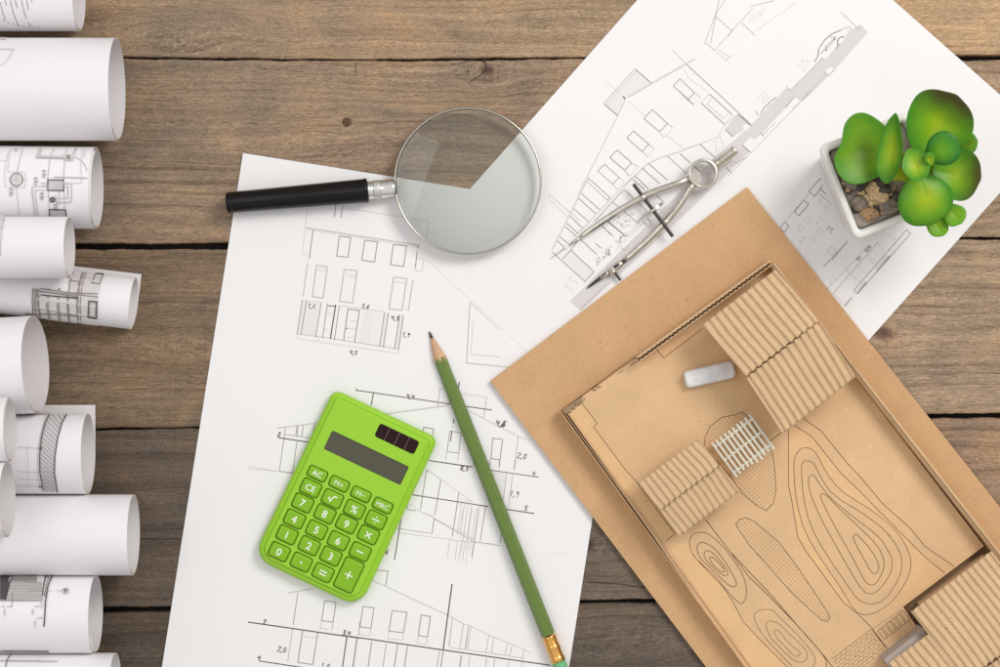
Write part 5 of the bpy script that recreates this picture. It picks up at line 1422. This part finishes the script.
rp = random.Random(21)
for k in range(110):
    u_, w_ = rp.uniform(-35, 35), rp.uniform(-35, 35); t_ = math.radians(PA)
    X = pc.x + u_ * math.cos(t_) - w_ * math.sin(t_); Y = pc.y + u_ * math.sin(t_) + w_ * math.cos(t_); f_ = H / (H - 70.0)
    sz = rp.uniform(2.4, 5.0); pebble(500 + X * f_, 333.5 - Y * f_, 75.5 + rp.uniform(0, 2.0), sz, sz * rp.uniform(.7, 1.1), sz * .8, rp.uniform(0, 180), ST[rp.choice((0, 1, 2, 2, 1, 3))], .25)
def leaf_mat(name, stops, tip=None):
    m, nt, b = mat(name, (0.1, .3, .02), .40, spec=.26)
    b.inputs['Subsurface Radius'].default_value = (0.002, 0.004, 0.0008)
    at = nt.nodes.new('ShaderNodeAttribute'); at.attribute_name = 'rim'
    al = nt.nodes.new('ShaderNodeAttribute'); al.attribute_name = 'along'
    n = nz(nt, 70, 4, .6)
    ad = nt.nodes.new('ShaderNodeMath'); ad.operation = 'MULTIPLY_ADD'; nt.links.new(n, ad.inputs[0]); ad.inputs[1].default_value = .7; nt.links.new(at.outputs['Fac'], ad.inputs[2])
    sb = nt.nodes.new('ShaderNodeMath'); sb.operation = 'SUBTRACT'; nt.links.new(ad.outputs[0], sb.inputs[0]); sb.inputs[1].default_value = .35
    c = ramp(nt, sb.outputs[0], stops)
    if tip:
        ad2 = nt.nodes.new('ShaderNodeMath'); ad2.operation = 'MULTIPLY_ADD'; nt.links.new(n, ad2.inputs[0]); ad2.inputs[1].default_value = .4; nt.links.new(al.outputs['Fac'], ad2.inputs[2])
        sb2 = nt.nodes.new('ShaderNodeMath'); sb2.operation = 'SUBTRACT'; nt.links.new(ad2.outputs[0], sb2.inputs[0]); sb2.inputs[1].default_value = .2
        c = mixc(nt, 'MIX', ramp(nt, sb2.outputs[0], [(.52, g(0)), (.76, g(.35)), (.95, g(.82))]), c, tip[0])
    nt.links.new(c, b.inputs['Base Color'])
    bump(nt, b, nz(nt, 420, 3), .08, .0006)
    return m
G0 = (0.36, 0.46, 0.010); G1 = (0.155, 0.36, 0.010); G2 = (0.06, 0.24, 0.012); GB = (0.035, 0.17, 0.035)
LM = {'mid': leaf_mat('leaf_green', [(0.0, (0.105, .20, .010)), (.6, (.14, .30, .008)), (.95, (.07, .24, .010))]),
      'yellow': leaf_mat('leaf_yellow_green', [(0.0, G0), (.55, (0.17, .36, .012)), (.95, G2)]),
      'red': leaf_mat('leaf_red_tip', [(0.0, (0.32, .46, .012)), (.5, G1), (.95, G2)], ((0.09, .035, .022), .70, 1.3, .8)),
      'dark': leaf_mat('leaf_dark', [(0.0, (0.17, .38, .014)), (.5, (0.09, .30, .014)), (.95, (.03, .18, .02))]),
      'bright': leaf_mat('leaf_bright', [(0.0, (0.26, .48, .012)), (.95, (0.13, .36, .012))])}
def leaf(cx, cy, z_, ang, a_, b__, th, elev, cup, m, egg=.18, notch=0.0, roll_=0.0, droop=0.0):
    """centre of the leaf in the photo; ang: direction of the tip, degrees counter-clockwise in the picture"""
    c = W(cx, cy, z_); t = math.radians(ang); e_ = math.radians(elev); ro = math.radians(roll_)
    u = Vector((math.cos(t) * math.cos(e_), math.sin(t) * math.cos(e_), math.sin(e_)))
    w0 = Vector((-math.sin(t), math.cos(t), 0)); n0 = u.cross(w0)
    w = w0 * math.cos(ro) + n0 * math.sin(ro); nn = u.cross(w)
    mb = MB(); rim = []; along = []
    N, K = 56, 14
    def pt(rho, th_, sgn):
        ca, sa = math.cos(th_), math.sin(th_)
        x = a_ * ca; y = b__ * sa * (1 + egg * ca) * (1.0 - .25 * max(0, -ca) ** 2)
        if notch: 
            k = math.exp(-((th_ if th_ < math.pi else th_ - 2 * math.pi) / .33) ** 2); x *= 1 - notch * k
        if ca < 0: x *= 1.08
        x *= 1 + .05 * math.exp(-((th_ if th_ < math.pi else th_ - 2 * math.pi) / .16) ** 2) * (0 if notch else 1)
        wv = 1 + .022 * math.sin(3 * th_ + cx) + .014 * math.sin(5 * th_ + cy); x *= wv; y *= wv
        prof = max(0.0, 1 - rho ** 5) ** .5; crease = .8 * math.exp(-(sa * rho / .13) ** 2) * (1 - rho) * (1 if sgn > 0 else 0)
        zz = cup * rho ** 2 - crease + .5 * math.sin(2 * th_ + cy) * rho ** 2 + sgn * th * prof - droop * max(0, ca * rho) ** 2
        return c + u * x * rho + w * y * rho + nn * zz, rho, .5 + .5 * ca * rho
    rows = []
    for sgn in (1, -1):
        R_ = []
        for k in range(K + 1):
            rho = math.sin(math.pi / 2 * k / K)
            if k == 0:
                p, r_, al = pt(0, 0, sgn); i0 = mb.vert(p); rim.append(r_); along.append(al); R_.append([i0] * N)
            elif k == K and sgn == -1: R_.append(rows[0][K])
            else:
                row = []
                for i in range(N):
                    p, r_, al = pt(rho, 2 * math.pi * i / N, sgn); row.append(mb.vert(p)); rim.append(r_); along.append(al)
                R_.append(row)
        rows.append(R_)
    for s_, R_ in enumerate(rows):
        for k in range(K):
            for i in range(N):
                j = (i + 1) % N
                f = [R_[k][i], R_[k + 1][i], R_[k + 1][j], R_[k][j]] if k else [R_[0][0], R_[1][i], R_[1][j]]
                if s_: f.reverse()
                mb.face(f, 0, True)
    mb.ex = {'rim': rim, 'along': along}
    return mb.build('leaf', LM[m], plant)
zs = Z(800, 80, 3.335)
def lf(x, y, *a, **k):
    q = zs([(x, y)])[0]; return leaf(q[0], q[1], *a, **k)
# lower leaves first
lf(455, 484, 84, -60, 12, 10, 2.6, 5, 2, 'bright')
lf(512, 448, 90, -50, 11.5, 11, 2.6, 5, 2, 'bright')
lf(216, 236, 100, 163, 31, 33, 1.5, 4, 6, 'mid', egg=.24, notch=.17)
lf(545, 212, 112, 10, 13, 11.5, 3, 12, 2, 'mid')
lf(525, 318, 112, -12, 22, 25, 1.5, 16, 8, 'red', egg=.2)
lf(457, 143, 122, 60, 32, 31.5, 1.5, 20, 10, 'red', egg=.28)
lf(420, 398, 124, -75, 25, 26.5, 1.7, -8, -6, 'yellow', egg=.2)
lf(311, 226, 126, 84, 32, 12.5, 1.7, 14, 6.5, 'yellow', egg=-.22, roll_=-32)
lf(474, 232, 147, 40, 17, 16, 2.6, 26, -1.0, 'dark', egg=.15)
lf(384, 288, 152, -75, 15.5, 13, 1.6, 10, 4.5, 'yellow', egg=-.05)
lf(430, 262, 158, 120, 7.5, 6, 2.6, 35, 1, 'yellow', egg=.1)
mb = MB(); s0 = W(926, 160, 62); s1 = W(928.5, 158.5, 150)
mb.sweep([s0, s0.lerp(s1, .5) + Vector((2, 1, 0)), s1], [6, 5.5, 3.5], 14)
mb.sweep([W(893, 172, 94), W(912, 178, 92), s0.lerp(s1, .3)], [(8, 2.6), (5, 3), (4, 4)], 12)
for (x_, y_, z_) in ((935.5, 221, 83), (950, 211, 89), (945, 178, 104), (952, 143, 108)):
    e0 = s0.lerp(s1, .28); e1 = W(x_, y_, z_); mb.sweep([e0, e0.lerp(e1, .5) + Vector((0, 0, 2)), e1], [3.2, 2.4, 2.2], 10)
mb.build('stem', LM['yellow'], plant)
